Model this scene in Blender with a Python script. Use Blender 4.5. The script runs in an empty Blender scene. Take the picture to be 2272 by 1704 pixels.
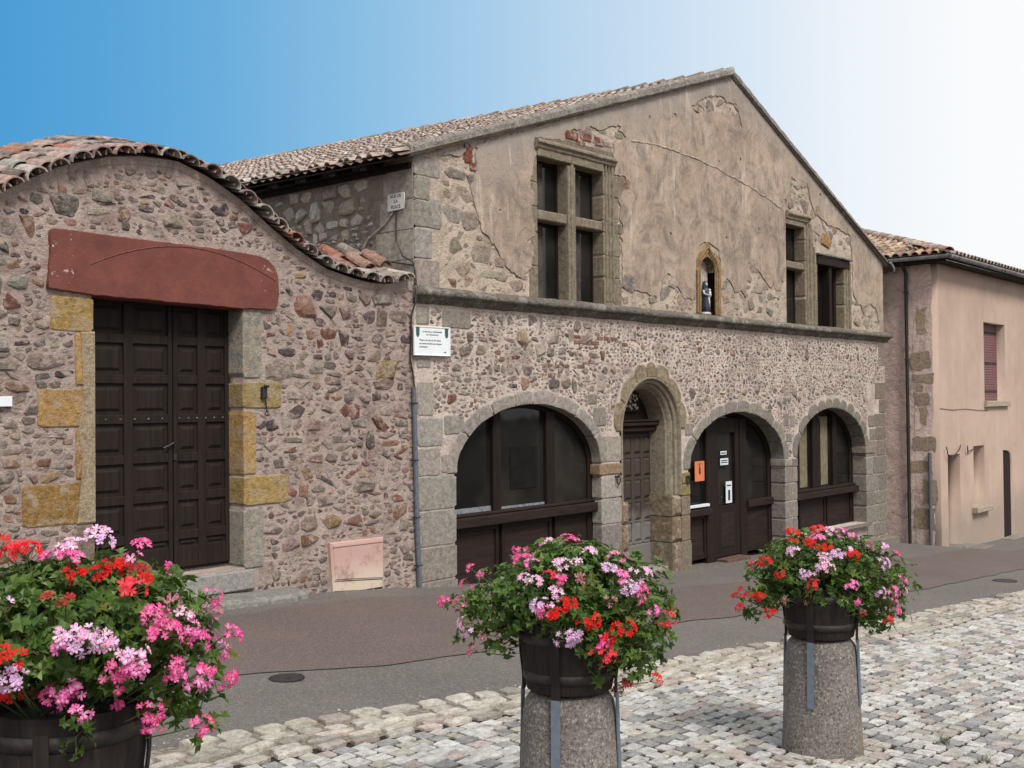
import bpy, math, random
import numpy as np
from mathutils import Vector, Matrix, noise
R = math.radians
PI = math.pi
# world frame: X along the street front (to the right), Y into the buildings, Z up
# ------------------------------------------------------------------ camera, sky, sun
SC = bpy.context.scene
COL = SC.collection
CAMP = Vector((-9.0947, -9.2335, 2.1))
yaw, pitch, roll = 0.7071495, 0.01601302, -0.01040504
fwd = Vector((math.cos(yaw) * math.cos(pitch), math.sin(yaw) * math.cos(pitch), math.sin(pitch)))
rgt = Vector((math.sin(yaw), -math.cos(yaw), 0))
upv = rgt.cross(fwd)
r2 = rgt * math.cos(roll) + upv * math.sin(roll)
u2 = -rgt * math.sin(roll) + upv * math.cos(roll)
cam = bpy.data.objects.new('camera', bpy.data.cameras.new('camera'))
COL.objects.link(cam)
cam.matrix_world = Matrix(((r2.x, u2.x, -fwd.x, CAMP.x), (r2.y, u2.y, -fwd.y, CAMP.y), (r2.z, u2.z, -fwd.z, CAMP.z), (0, 0, 0, 1)))
cam.data.sensor_width = 36
cam.data.lens = 36 * 2500 / 2272
cam.data.clip_start = 0.05
cam.data.clip_end = 2000
SC.camera = cam
SC.view_settings.view_transform = 'Standard'
SC.view_settings.look = 'None'
SC.view_settings.exposure = 0.13
SC.view_settings.gamma = 1.0

SUN_AZ, SUN_EL = R(-111), R(50)      # direction the light comes from
W = bpy.data.worlds.new('World')
SC.world = W
W.use_nodes = True
nt = W.node_tree
nt.nodes.clear()
N = nt.nodes.new
out = N('ShaderNodeOutputWorld'); bg = N('ShaderNodeBackground')
sky = N('ShaderNodeTexSky'); sky.sky_type = 'NISHITA'; sky.sun_disc = False
sky.sun_elevation = SUN_EL; sky.sun_rotation = R(90) - SUN_AZ
sky.dust_density = 3.0
skm = N('ShaderNodeVectorMath'); skm.operation = 'SCALE'; skm.inputs['Scale'].default_value = 0.08
nt.links.new(sky.outputs[0], skm.inputs[0])
tc = N('ShaderNodeTexCoord')
sxyz = N('ShaderNodeSeparateXYZ'); at2 = N('ShaderNodeMath'); at2.operation = 'ARCTAN2'
mr = N('ShaderNodeMapRange'); mr.inputs[1].default_value = -PI; mr.inputs[2].default_value = PI
rp = N('ShaderNodeValToRGB')
nt.links.new(tc.outputs['Generated'], sxyz.inputs[0]); nt.links.new(sxyz.outputs[1], at2.inputs[0]); nt.links.new(sxyz.outputs[0], at2.inputs[1])
nt.links.new(at2.outputs[0], mr.inputs[0]); nt.links.new(mr.outputs[0], rp.inputs[0])
def s2l(r, g, b):
    f = lambda c: (c / 255 / 12.92) if c <= 10 else ((c / 255 + 0.055) / 1.055) ** 2.4
    return (f(r), f(g), f(b), 1)
# bright veil of thin cloud to the right, clear blue to the left; unseen sky behind whitened as fill light: (azimuth in degrees, colour)
stops = [(-180, (246, 248, 250)), (15, (255, 255, 255)), (19.3, (250, 252, 254)), (23.5, (240, 246, 252)), (27.8, (222, 235, 248)), (34.5, (197, 221, 242)), (41.3, (170, 207, 236)),
         (48.2, (138, 191, 229)), (54.8, (107, 175, 222)), (60, (88, 165, 218)), (64.9, (76, 158, 214)), (78, (84, 160, 214)), (104, (238, 243, 248)), (180, (246, 248, 250))]
cr = rp.color_ramp
while len(cr.elements) > 1: cr.elements.remove(cr.elements[-1])
for i, (az, c) in enumerate(stops):
    pos = (az + 180) / 360
    e = cr.elements[0] if i == 0 else cr.elements.new(pos)
    e.position = pos; e.color = s2l(*c)
mx = N('ShaderNodeMix'); mx.data_type = 'RGBA'; mx.inputs[0].default_value = 0.96
nt.links.new(skm.outputs[0], mx.inputs[6]); nt.links.new(rp.outputs[0], mx.inputs[7])
nt.links.new(mx.outputs[2], bg.inputs[0]); bg.inputs[1].default_value = 0.92
nt.links.new(bg.outputs[0], out.inputs[0])

sl = bpy.data.lights.new('sun', 'SUN'); sl.energy = 3.3; sl.angle = R(18); sl.color = (1.0, 0.96, 0.9)
sun = bpy.data.objects.new('sun', sl); COL.objects.link(sun)
sd = Vector((math.cos(SUN_AZ) * math.cos(SUN_EL), math.sin(SUN_AZ) * math.cos(SUN_EL), math.sin(SUN_EL)))
sun.rotation_euler = sd.to_track_quat('Z', 'Y').to_euler()
sun.location = sd * 40

# ------------------------------------------------------------------ helpers
rng = random.Random(11)
U = rng.uniform
class MB:
    def __init__(s): s.v = []; s.f = []; s.c = []; s.col = (1, 1, 1)
    def add(s, vs, fs, col=None):
        o = len(s.v); s.v += [tuple(v) for v in vs]
        if col is None: s.c += [s.col] * len(vs)
        elif isinstance(col, list): s.c += col
        else: s.c += [col] * len(vs)
        s.f += [tuple(i + o for i in f) for f in fs]
        return o
    def box(s, x0, x1, y0, y1, z0, z1, b=0.0, j=0.0, col=None):
        vs = []; fs = []
        if b <= 0:
            vs = [(x, y, z) for x in (x0, x1) for y in (y0, y1) for z in (z0, z1)]
            if j: vs = [tuple(c + U(-j, j) for c in v) for v in vs]
            fs = [(0, 1, 3, 2), (4, 6, 7, 5), (0, 4, 5, 1), (2, 3, 7, 6), (0, 2, 6, 4), (1, 5, 7, 3)]
        else:
            # bevelled on the front (low Y) face
            fr = [(x0, z0), (x1, z0), (x1, z1), (x0, z1)]
            inn = [(x0 + b, z0 + b), (x1 - b, z0 + b), (x1 - b, z1 - b), (x0 + b, z1 - b)]
            jj = [(U(-j, j), U(-j, j)) for _ in range(4)]
            vs = [(x + a, y1, z + c) for (x, z), (a, c) in zip(fr, jj)] + [(x + a, y0 + b, z + c) for (x, z), (a, c) in zip(fr, jj)] + [(x + a, y0, z + c) for (x, z), (a, c) in zip(inn, jj)]
            for k in range(4):
                n = (k + 1) % 4
                fs += [(k, n, 4 + n, 4 + k), (4 + k, 4 + n, 8 + n, 8 + k)]
            fs += [(8, 9, 10, 11), (3, 2, 1, 0)]
        s.add(vs, fs, col)
    def prism(s, poly, y0, y1, b=0.006, col=None, rough=0.0):
        # polygon in XZ, front at y0 (towards the street) with a small bevel
        n = len(poly); cx = sum(p[0] for p in poly) / n; cz = sum(p[1] for p in poly) / n
        inn = []
        for x, z in poly:
            d = math.hypot(x - cx, z - cz) + 1e-6; k = max(0.3, 1 - b * 1.6 / d)
            inn.append((cx + (x - cx) * k, cz + (z - cz) * k))
        vs = [(x, y1, z) for x, z in poly] + [(x, y0 + b, z) for x, z in poly] + [(x, y0 + U(-rough, rough), z) for x, z in inn] + [(cx, y0 - rough * .5, cz)]
        fs = []
        for k in range(n):
            m = (k + 1) % n
            fs += [(k, m, n + m, n + k), (n + k, n + m, 2 * n + m, 2 * n + k), (2 * n + k, 2 * n + m, 3 * n)]
        s.add(vs, fs, col)
    def tube(s, pts, r, n=6, col=None, cap=True):
        pts = [Vector(p) for p in pts]; rings = []
        for i, p in enumerate(pts):
            t = (pts[min(i + 1, len(pts) - 1)] - pts[max(i - 1, 0)]).normalized()
            a = Vector((0, 0, 1)) if abs(t.z) < .9 else Vector((1, 0, 0))
            u = t.cross(a).normalized(); v = t.cross(u)
            rr = r[i] if isinstance(r, (list, tuple)) else r
            rings.append([p + (u * math.cos(2 * PI * k / n) + v * math.sin(2 * PI * k / n)) * rr for k in range(n)])
        vs = [q for g in rings for q in g]; fs = []
        for i in range(len(pts) - 1):
            for k in range(n):
                m = (k + 1) % n
                fs.append((i * n + k, i * n + m, (i + 1) * n + m, (i + 1) * n + k))
        if cap: fs += [tuple(range(n - 1, -1, -1)), tuple((len(pts) - 1) * n + k for k in range(n))]
        s.add(vs, fs, col)
    def lathe(s, prof, c=(0, 0, 0), n=32, col=None, rf=None, caps=True):
        vs = []; fs = []
        for r, z in prof:
            for k in range(n):
                a = 2 * PI * k / n; q = r * (rf(a, z) if rf else 1)
                vs.append((c[0] + q * math.cos(a), c[1] + q * math.sin(a), c[2] + z))
        for i in range(len(prof) - 1):
            for k in range(n):
                m = (k + 1) % n
                fs.append((i * n + k, i * n + m, (i + 1) * n + m, (i + 1) * n + k))
        if caps: fs += [tuple(range(n - 1, -1, -1)), tuple((len(prof) - 1) * n + k for k in range(n))]
        s.add(vs, fs, col)
    def make(s, name, mat, parent=None, smooth=False, recalc=True):
        me = bpy.data.meshes.new(name); me.from_pydata(s.v, [], s.f); me.update()
        if recalc:
            import bmesh
            bm = bmesh.new(); bm.from_mesh(me); bmesh.ops.recalc_face_normals(bm, faces=bm.faces); bm.to_mesh(me); bm.free()
        at = me.attributes.new('Col', 'FLOAT_COLOR', 'POINT')
        at.data.foreach_set('color', np.array([list(c[:3]) + [1.0] for c in s.c], dtype=np.float32).ravel())
        me.materials.append(mat)
        if smooth: me.polygons.foreach_set('use_smooth', [True] * len(me.polygons))
        o = bpy.data.objects.new(name, me); COL.objects.link(o)
        if parent: o.parent = parent
        return o
def tag(o, label=None, cat=None, group=None, kind=None):
    if label: o['label'] = label
    if cat: o['category'] = cat
    if group: o['group'] = group
    if kind: o['kind'] = kind
    return o
def thing(name, label, cat, group=None, loc=(0, 0, 0), rz=0):
    o = bpy.data.objects.new(name, None); COL.objects.link(o); o.location = loc; o.rotation_euler = (0, 0, rz)
    o.empty_display_size = 0.2
    return tag(o, label, cat, group)
def fill(name, loops, y0, y1, mat, parent=None, axis='Y', bev=0.0):
    # flat shape with holes, given in (X,Z), extruded from y0 to y1
    cu = bpy.data.curves.new(name, 'CURVE'); cu.dimensions = '2D'; cu.fill_mode = 'BOTH'; cu.extrude = abs(y1 - y0) / 2
    if bev: cu.bevel_depth = bev; cu.bevel_resolution = 1; cu.offset = -bev; cu.extrude = max(0.0005, abs(y1 - y0) / 2 - bev)
    for lp in loops:
        sp = cu.splines.new('POLY'); sp.points.add(len(lp) - 1)
        for p, (x, z) in zip(sp.points, lp): p.co = (x, z, 0, 1)
        sp.use_cyclic_u = True
    t = bpy.data.objects.new('t', cu); COL.objects.link(t)
    dg = bpy.context.evaluated_depsgraph_get(); me = bpy.data.meshes.new_from_object(t.evaluated_get(dg))
    bpy.data.objects.remove(t); bpy.data.curves.remove(cu)
    ym = (y0 + y1) / 2
    for v in me.vertices:
        x, z, d = v.co
        v.co = (x, ym + d, z) if axis == 'Y' else (ym + d, x, z)
    import bmesh
    bm = bmesh.new(); bm.from_mesh(me); bmesh.ops.remove_doubles(bm, verts=bm.verts, dist=1e-5); bmesh.ops.recalc_face_normals(bm, faces=bm.faces); bm.to_mesh(me); bm.free()
    me.name = name; me.materials.clear(); me.materials.append(mat)
    at = me.attributes.new('Col', 'FLOAT_COLOR', 'POINT')
    at.data.foreach_set('color', [1.0] * (4 * len(me.vertices)))
    o = bpy.data.objects.new(name, me); COL.objects.link(o)
    if parent: o.parent = parent
    return o
def rag(loop, step=0.05, amp=0.012, keep=None, seed=1):
    rg = random.Random(seed); o = []
    n = len(loop)
    for i in range(n):
        a = loop[i]; b = loop[(i + 1) % n]; L = math.hypot(b[0] - a[0], b[1] - a[1]); k = max(1, int(L / step))
        for q in range(k):
            t = q / k; x = a[0] + (b[0] - a[0]) * t; z = a[1] + (b[1] - a[1]) * t
            if keep is None or not keep(x, z):
                x += rg.uniform(-amp, amp); z += rg.uniform(-amp, amp)
            o.append((x, z))
    return o
def inside(p, poly):
    x, y = p; c = False; n = len(poly); j = n - 1
    for i in range(n):
        xi, yi = poly[i]; xj, yj = poly[j]
        if (yi > y) != (yj > y) and x < (xj - xi) * (y - yi) / (yj - yi) + xi: c = not c
        j = i
    return c
def interp(tab, x):
    if x <= tab[0][0]:
        (a, p), (b, q) = tab[0], tab[1]
    elif x >= tab[-1][0]:
        (a, p), (b, q) = tab[-2], tab[-1]
    else:
        for i in range(len(tab) - 1):
            if tab[i][0] <= x <= tab[i + 1][0]: (a, p), (b, q) = tab[i], tab[i + 1]; break
    return p + (q - p) * (x - a) / (b - a)

# ------------------------------------------------------------------ materials
def newmat(name):
    m = bpy.data.materials.new(name); m.use_nodes = True; t = m.node_tree
    return m, t, t.nodes['Principled BSDF']
class G:
    def __init__(s, t): s.t = t; s.tc = t.nodes.new('ShaderNodeTexCoord').outputs['Object']
    def link(s, a, b): s.t.links.new(a, b)
    def map(s, sc, vec=None):
        n = s.t.nodes.new('ShaderNodeMapping'); n.inputs['Scale'].default_value = sc; s.link(vec or s.tc, n.inputs[0]); return n.outputs[0]
    def noise(s, scale, det=4, rough=.6, vec=None, dist=0.0):
        n = s.t.nodes.new('ShaderNodeTexNoise'); n.inputs['Scale'].default_value = scale; n.inputs['Detail'].default_value = det
        n.inputs['Roughness'].default_value = rough; n.inputs['Distortion'].default_value = dist; s.link(vec or s.tc, n.inputs['Vector']); return n.outputs['Fac']
    def voro(s, scale, feat='F1', vec=None, outp='Distance'):
        n = s.t.nodes.new('ShaderNodeTexVoronoi'); n.feature = feat; n.inputs['Scale'].default_value = scale; s.link(vec or s.tc, n.inputs['Vector']); return n.outputs[outp]
    def ramp(s, fac, stops):
        n = s.t.nodes.new('ShaderNodeValToRGB'); c = n.color_ramp
        while len(c.elements) > 1: c.elements.remove(c.elements[-1])
        for i, (p, v) in enumerate(stops):
            e = c.elements[0] if i == 0 else c.elements.new(p)
            e.position = p; e.color = (v, v, v, 1) if isinstance(v, (int, float)) else (*v, 1)
        s.link(fac, n.inputs[0]); return n.outputs[0]
    def mix(s, a, b, f, mode='MIX'):
        n = s.t.nodes.new('ShaderNodeMix'); n.data_type = 'RGBA'; n.blend_type = mode
        for k, inp, v in ((0, n.inputs[0], f), (6, n.inputs[6], a), (7, n.inputs[7], b)):
            if isinstance(v, (int, float)): inp.default_value = v if k == 0 else (v, v, v, 1)
            elif isinstance(v, tuple): inp.default_value = (*v, 1)
            else: s.link(v, inp)
        return n.outputs[2]
    def attr(s, name='Col'):
        n = s.t.nodes.new('ShaderNodeAttribute'); n.attribute_name = name; return n.outputs['Color']
    def math(s, op, a, b):
        n = s.t.nodes.new('ShaderNodeMath'); n.operation = op
        for i, v in enumerate((a, b)):
            if isinstance(v, (int, float)): n.inputs[i].default_value = v
            else: s.link(v, n.inputs[i])
        return n.outputs[0]
    def bump(s, bsdf, h, dist, st=1.0):
        n = s.t.nodes.new('ShaderNodeBump'); n.inputs['Distance'].default_value = dist; n.inputs['Strength'].default_value = st
        s.link(h, n.inputs['Height']); s.link(n.outputs[0], bsdf.inputs['Normal'])
    def sep(s, ax):
        n = s.t.nodes.new('ShaderNodeSeparateXYZ'); s.link(s.tc, n.inputs[0]); return n.outputs[ax]
def finish(b, rough=.9, spec=.25):
    b.inputs['Roughness'].default_value = rough; b.inputs['Specular IOR Level'].default_value = spec

def m_mortar(name, c1, c2, c3, peb=0.5, pc=(.28, .2, .15), fm=.5):
    m, t, b = newmat(name); g = G(t)
    col = g.mix(c1, c2, g.ramp(g.noise(1.6, 6, .65), [(.35, 0), (.65, 1)]))
    col = g.mix(col, c3, g.ramp(g.noise(.45, 5, .7), [(.5, 0), (.72, .75)]))
    fine = g.noise(38, 5, .7)
    col = g.mix(col, g.mix(col, (0.6, .57, .55), 1.0, 'MULTIPLY'), g.ramp(fine, [(.34, fm), (.48, 0)]))
    col = g.mix(col, g.mix(col, (.6, .56, .57), 1.0, 'MULTIPLY'), g.ramp(g.noise(2.2, 8, .78, dist=1.0), [(.47, 0), (.62, .9)]))
    col = g.mix(col, g.mix(col, (1.25, 1.22, 1.2), 1.0, 'MULTIPLY'), g.ramp(g.noise(5.5, 7, .75), [(.54, 0), (.7, .8)]))
    # small pebbles and grit showing in the mortar
    v = g.voro(24, vec=g.map((1, 1, 1.5))); vc = g.voro(24, vec=g.map((1, 1, 1.5)), outp='Color')
    pm = g.math('MULTIPLY', g.ramp(v, [(.22, 1), (.34, 0)]), g.ramp(vc, [(.5, 0), (.62, 1)]))
    col = g.mix(col, g.mix(pc, (.17, .15, .13), g.ramp(vc, [(.6, 0), (.9, 1)])), g.math('MULTIPLY', pm, peb))
    g.link(col, b.inputs['Base Color']); finish(b, .95, .15)
    h = g.math('ADD', g.math('ADD', g.math('MULTIPLY', fine, .5), g.noise(9, 5, .65)), g.math('MULTIPLY', g.noise(110, 3, .6), .22))
    g.bump(b, h, .05, .8)
    return m
def m_stone(name, sp=.5, scale=90, bump=.02, lich=.0, smear=None):
    m, t, b = newmat(name); g = G(t)
    a = g.attr()
    n1 = g.noise(17, 7, .78); n2 = g.noise(scale, 3, .8)
    col = g.mix(a, g.mix(a, (.5, .47, .45), 1, 'MULTIPLY'), g.ramp(n1, [(.36, 1), (.62, 0)]))
    col = g.mix(col, g.mix(col, (.25, .22, .2), 1, 'MULTIPLY'), g.math('MULTIPLY', g.ramp(n2, [(.36, 1), (.48, 0)]), sp))
    col = g.mix(col, (.62, .58, .54), g.math('MULTIPLY', g.ramp(n2, [(.56, 0), (.68, 1)]), sp * .55))
    if smear: col = g.mix(col, smear, g.ramp(g.noise(7, 6, .75), [(.5, 0), (.6, .8)]))
    if lich: col = g.mix(col, (.55, .53, .47), g.math('MULTIPLY', g.ramp(g.noise(5, 6, .75), [(.52, 0), (.62, 1)]), lich))
    g.link(col, b.inputs['Base Color']); finish(b, .9, .2)
    g.bump(b, g.math('ADD', n1, g.math('MULTIPLY', g.noise(45, 4, .7), .6)), bump, .9)
    return m
MORT_G = m_mortar('mortar_pink', (.465, .368, .325), (.385, .305, .272), (.29, .232, .215), .3, (.26, .16, .13))
MORT_L = m_mortar('mortar_pale', (.63, .535, .475), (.53, .445, .395), (.41, .34, .305), .45, (.30, .19, .15))
COAT = m_mortar('old_render', (.57, .475, .385), (.47, .385, .31), (.36, .30, .24), .6, (.3, .15, .09))
DJOINT = m_mortar('dark_joint_mortar', (.28, .235, .20), (.22, .185, .16), (.17, .14, .12), .3)
COAT2 = m_mortar('rough_render_pink', (.74, .58, .52), (.64, .50, .45), (.52, .41, .37), .25, (.22, .15, .12))
STONE = m_stone('rubble_stone', .55, 90, .03, 0, (.41, .32, .28))
GRAN = m_stone('granite_block', .75, 170, .012)
SAND = m_stone('sandstone_block', .4, 60, .03, 0, (.38, .30, .22))
MOULD = m_stone('moulded_stone', .35, 80, .012, .12)
KERB = m_stone('kerb_granite', .6, 190, .006)
COBB = m_stone('cobble_stone', .5, 120, .008)
STRG = m_stone('weathered_string', .8, 60, .03, .35)

def m_plaster():
    m, t, b = newmat('ochre_plaster'); g = G(t)
    big = g.noise(.75, 6, .68, dist=.6); med = g.noise(3.2, 7, .72)
    col = g.mix((.46, .355, .275), (.37, .285, .225), g.ramp(big, [(.38, 0), (.6, 1)]))
    col = g.mix(col, (.22, .175, .145), g.math('MULTIPLY', g.ramp(g.noise(.62, 7, .7, dist=1.0), [(.5, 0), (.68, 1)]), .75))
    col = g.mix(col, (.49, .375, .295), g.math('MULTIPLY', g.ramp(med, [(.5, 0), (.72, 1)]), .6))
    st = g.noise(5, 6, .75, vec=g.map((1.0, 1, .16)))
    col = g.mix(col, (.20, .162, .138), g.math('MULTIPLY', g.ramp(g.noise(1.9, 8, .8, dist=1.4), [(.46, 0), (.60, .9)]), .95))
    col = g.mix(col, (.54, .42, .34), g.math('MULTIPLY', g.ramp(g.noise(2.7, 8, .82, dist=.6, vec=g.map((1, 1, .6))), [(.5, 0), (.64, .8)]), .85))
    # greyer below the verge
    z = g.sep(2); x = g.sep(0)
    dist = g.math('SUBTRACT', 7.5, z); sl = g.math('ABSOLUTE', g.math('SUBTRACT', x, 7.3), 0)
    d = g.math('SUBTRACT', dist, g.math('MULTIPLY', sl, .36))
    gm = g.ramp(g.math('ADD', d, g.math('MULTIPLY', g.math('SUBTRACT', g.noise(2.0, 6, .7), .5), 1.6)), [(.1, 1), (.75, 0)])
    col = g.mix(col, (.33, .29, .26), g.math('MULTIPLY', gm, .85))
    col = g.mix(col, (.58, .50, .43), g.math('MULTIPLY', g.ramp(st, [(.56, 0), (.66, 1)]), .7))
    col = g.mix(col, (.14, .115, .1), g.math('MULTIPLY', g.ramp(st, [(.3, 1), (.42, 0)]), .45))
    fine = g.noise(60, 5, .75)
    col = g.mix(col, g.mix(col, (.5, .48, .45), 1, 'MULTIPLY'), g.ramp(fine, [(.35, .8), (.5, 0)]))
    v = g.voro(6); col = g.mix(col, (.1, .08, .07), g.ramp(v, [(.035, .8), (.06, 0)]))
    g.link(col, b.inputs['Base Color']); finish(b, .95, .12)
    g.bump(b, g.math('ADD', g.math('MULTIPLY', med, 1.2), g.math('MULTIPLY', fine, .35)), .03, .7)
    return m
PLAS = m_plaster()
def m_rwall():
    m, t, b = newmat('beige_render'); g = G(t)
    st = g.noise(4, 6, .7, vec=g.map((1.2, 1, .15)))
    col = g.mix((.50, .375, .305), (.42, .305, .25), g.ramp(g.noise(.8, 6, .7), [(.35, 0), (.65, 1)]))
    col = g.mix(col, (.50, .42, .33), g.math('MULTIPLY', g.ramp(st, [(.5, 0), (.7, 1)]), .6))
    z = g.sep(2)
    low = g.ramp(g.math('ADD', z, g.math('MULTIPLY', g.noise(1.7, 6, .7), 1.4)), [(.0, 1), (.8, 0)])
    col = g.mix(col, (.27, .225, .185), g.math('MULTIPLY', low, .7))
    g.link(col, b.inputs['Base Color']); finish(b, .95, .12)
    g.bump(b, g.noise(30, 6, .7), .012, .8)
    return m
RWALL = m_rwall()
def m_simple(name, c, rough=.8, spec=.3, var=.25, sc=20, bump=.003, metal=0):
    m, t, b = newmat(name); g = G(t)
    n = g.noise(sc, 5, .65)
    col = g.mix(c, tuple(x * (1 - var * 2) for x in c), g.ramp(n, [(.35, 1), (.6, 0)]))
    g.link(col, b.inputs['Base Color']); finish(b, rough, spec); b.inputs['Metallic'].default_value = metal
    g.bump(b, n, bump, .8)
    return m
def m_wood(name, c1, c2, sc=(1, 1, .08), rough=.6, grey=None):
    m, t, b = newmat(name); g = G(t)
    n = g.noise(26, 5, .65, vec=g.map(sc), dist=.5)
    col = g.mix(c1, c2, g.ramp(n, [(.3, 0), (.7, 1)]))
    if grey: 
        z = g.sep(2)
        col = g.mix(col, grey, g.math('MULTIPLY', g.ramp(g.math('ADD', z, g.math('MULTIPLY', g.noise(6, 5, .7), .9)), [(.55, 1), (1.5, .12)]), .75))
    g.link(col, b.inputs['Base Color']); finish(b, max(rough, .68), .14)
    g.bump(b, n, .006, .8)
    return m
WOOD_H = m_wood('dark_wood_horizontal', (.034, .020, .017), (.014, .009, .008), (.08, 1, 1))
WOOD_V = m_wood('dark_wood', (.022, .014, .012), (.010, .007, .006))
WOOD_D = m_wood('gate_wood', (.026, .0185, .016), (.013, .0095, .0085), (1, 1, .06), .6)
WOOD_O = m_wood('old_door_wood', (.06, .04, .03), (.03, .021, .017), (1, 1, .08), .75, (.2, .19, .18))
TUBW = m_wood('tub_staves', (.035, .028, .026), (.012, .010, .010), (1, 1, .1), .55)
IRON = m_simple('black_iron', (.02, .018, .018), .5, .5, .2, 40)
HOOP = m_simple('hoop_iron', (.035, .028, .027), .6, .4, .3, 30)
STRAP = m_simple('painted_strap', (.13, .16, .205), .5, .4, .1, 30, .001)
CONDM = m_simple('conduit_blue_grey', (.12, .135, .16), .55, .4, .2, 25)
LINT = None
def m_lintel():
    m, t, b = newmat('red_painted_plaster'); g = G(t)
    col = g.mix((.185, .060, .046), (.125, .043, .035), g.ramp(g.noise(4, 6, .7), [(.35, 0), (.65, 1)]))
    col = g.mix(col, (.10, .045, .04), g.math('MULTIPLY', g.ramp(g.noise(40, 5, .75), [(.34, 1), (.46, 0)]), .5))
    x = g.sep(0)
    e = g.math('ABSOLUTE', g.math('SUBTRACT', x, -3.17), 0)
    edge = g.ramp(e, [(.0, 0), (.98, 0), (1.1, 1)])
    f = g.math('MULTIPLY', edge, g.ramp(g.noise(14, 6, .8), [(.6, 0), (.63, 1)]))
    col = g.mix(col, (.6, .5, .46), f)
    g.link(col, b.inputs['Base Color']); finish(b, .85, .25)
    g.bump(b, g.math('ADD', g.noise(3, 5, .6), g.math('MULTIPLY', g.noise(50, 4, .7), .25)), .02, .8)
    return m
LINT = m_lintel()
def m_asphalt(name, c1, c2, red):
    m, t, b = newmat(name); g = G(t)
    n = g.noise(.7, 6, .7); f = g.noise(130, 3, .85); v = g.voro(95, outp='Color')
    col = g.mix(c1, c2, g.ramp(n, [(.35, 0), (.65, 1)]))
    col = g.mix(col, g.mix(col, (.35, .34, .33), 1, 'MULTIPLY'), g.ramp(f, [(.34, .9), (.5, 0)]))
    col = g.mix(col, red, g.ramp(v, [(.66, 0), (.8, .75)]))
    col = g.mix(col, (.42, .4, .37), g.ramp(f, [(.6, 0), (.7, .8)]))
    g.link(col, b.inputs['Base Color']); finish(b, .9, .25)
    g.bump(b, f, .006, .8)
    return m
ASPH = m_asphalt('asphalt', (.150, .138, .128), (.118, .110, .104), (.24, .19, .16))
ASPH_R = m_asphalt('reddish_asphalt', (.142, .110, .100), (.112, .092, .086), (.22, .15, .13))
JOINT = m_simple('joint_dirt', (.05, .033, .027), .95, .1, .3, 30, .01)
JOINT2 = m_simple('joint_sand', (.26, .225, .18), .95, .1, .3, 30, .01)
EARTH = m_simple('ground_earth', (.12, .11, .1), .95, .1, .3, 2, .01)
def m_tile():
    m, t, b = newmat('clay_tile'); g = G(t)
    a = g.attr()
    col = g.mix(a, g.mix(a, (.45, .42, .4), 1, 'MULTIPLY'), g.ramp(g.noise(9, 6, .75), [(.38, .9), (.58, 0)]))
    col = g.mix(col, (.45, .43, .40), g.ramp(g.noise(22, 6, .8), [(.54, 0), (.66, .75)]))
    col = g.mix(col, (.06, .055, .05), g.ramp(g.noise(15, 5, .8), [(.3, .75), (.42, 0)]))
    g.link(col, b.inputs['Base Color']); finish(b, .95, .15)
    g.bump(b, g.noise(40, 5, .75), .01, .8)
    return m
TILE = m_tile()
def m_leaf():
    m, t, b = newmat('geranium_leaf'); g = G(t)
    a = g.attr(); g.link(g.mix(a, g.mix(a, (.6, .6, .5), 1, 'MULTIPLY'), g.noise(60, 2)), b.inputs['Base Color']); finish(b, .45, .35)
    tr = t.nodes.new('ShaderNodeBsdfTranslucent'); g.link(a, tr.inputs[0])
    ms = t.nodes.new('ShaderNodeMixShader'); ms.inputs[0].default_value = .22
    g.link(b.outputs[0], ms.inputs[1]); g.link(tr.outputs[0], ms.inputs[2]); g.link(ms.outputs[0], t.nodes['Material Output'].inputs[0])
    return m
LEAF = m_leaf()
def m_petal():
    m, t, b = newmat('geranium_petal'); g = G(t)
    a = g.attr(); g.link(a, b.inputs['Base Color']); finish(b, .6, .2)
    tr = t.nodes.new('ShaderNodeBsdfTranslucent'); g.link(a, tr.inputs[0])
    ms = t.nodes.new('ShaderNodeMixShader'); ms.inputs[0].default_value = .3
    g.link(b.outputs[0], ms.inputs[1]); g.link(tr.outputs[0], ms.inputs[2]); g.link(ms.outputs[0], t.nodes['Material Output'].inputs[0])
    return m
PETAL = m_petal()
def m_glass():
    m, t, b = newmat('dark_glass'); g = G(t)
    g.link(g.mix((.010, .0095, .009), (.028, .025, .022), g.ramp(g.noise(1.2, 3, .5), [(.4, 0), (.65, 1)])), b.inputs['Base Color'])
    b.inputs['Roughness'].default_value = .05; b.inputs['Specular IOR Level'].default_value = .3
    g.bump(b, g.noise(1.5, 2, .5), .01, .3)
    return m
GLASS = m_glass()
DARK = m_simple('dark_interior', (.012, .011, .010), .9, .1, .2, 5)
WHITE = m_simple('white_enamel', (.72, .76, .78), .35, .4, .03, 8, .0)
WHITE2 = m_simple('chipped_enamel', (.62, .6, .57), .5, .4, .25, 60, .002)
FRAMEW = m_simple('white_frame', (.8, .8, .78), .5, .4, .03, 8, .0)
INK = m_simple('black_lettering', (.03, .035, .045), .7, .2, .0, 8, 0)
GREEN = m_simple('green_enamel', (.02, .10, .085), .4, .4, .1, 30, 0)
ORNG = m_simple('orange_paper', (.62, .19, .09), .8, .2, .05, 8, 0)
PAPER = m_simple('white_paper', (.62, .66, .70), .8, .2, .05, 8, 0)
REFL_Y = m_simple('painted_reflection_yellow', (.2, .17, .11), .8, .2, .2, 6, .003)
ZINC = m_simple('zinc', (.33, .335, .34), .7, .2, .25, 6, .003)
SHUT = m_simple('red_brown_shutter', (.20, .095, .095), .6, .3, .1, 12, .002)
STAT_D = m_simple('statue_blue_paint', (.05, .06, .09), .5, .3, .3, 60, .002)
STAT_W = m_simple('statue_white_paint', (.62, .58, .55), .5, .3, .2, 60, .002)
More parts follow.
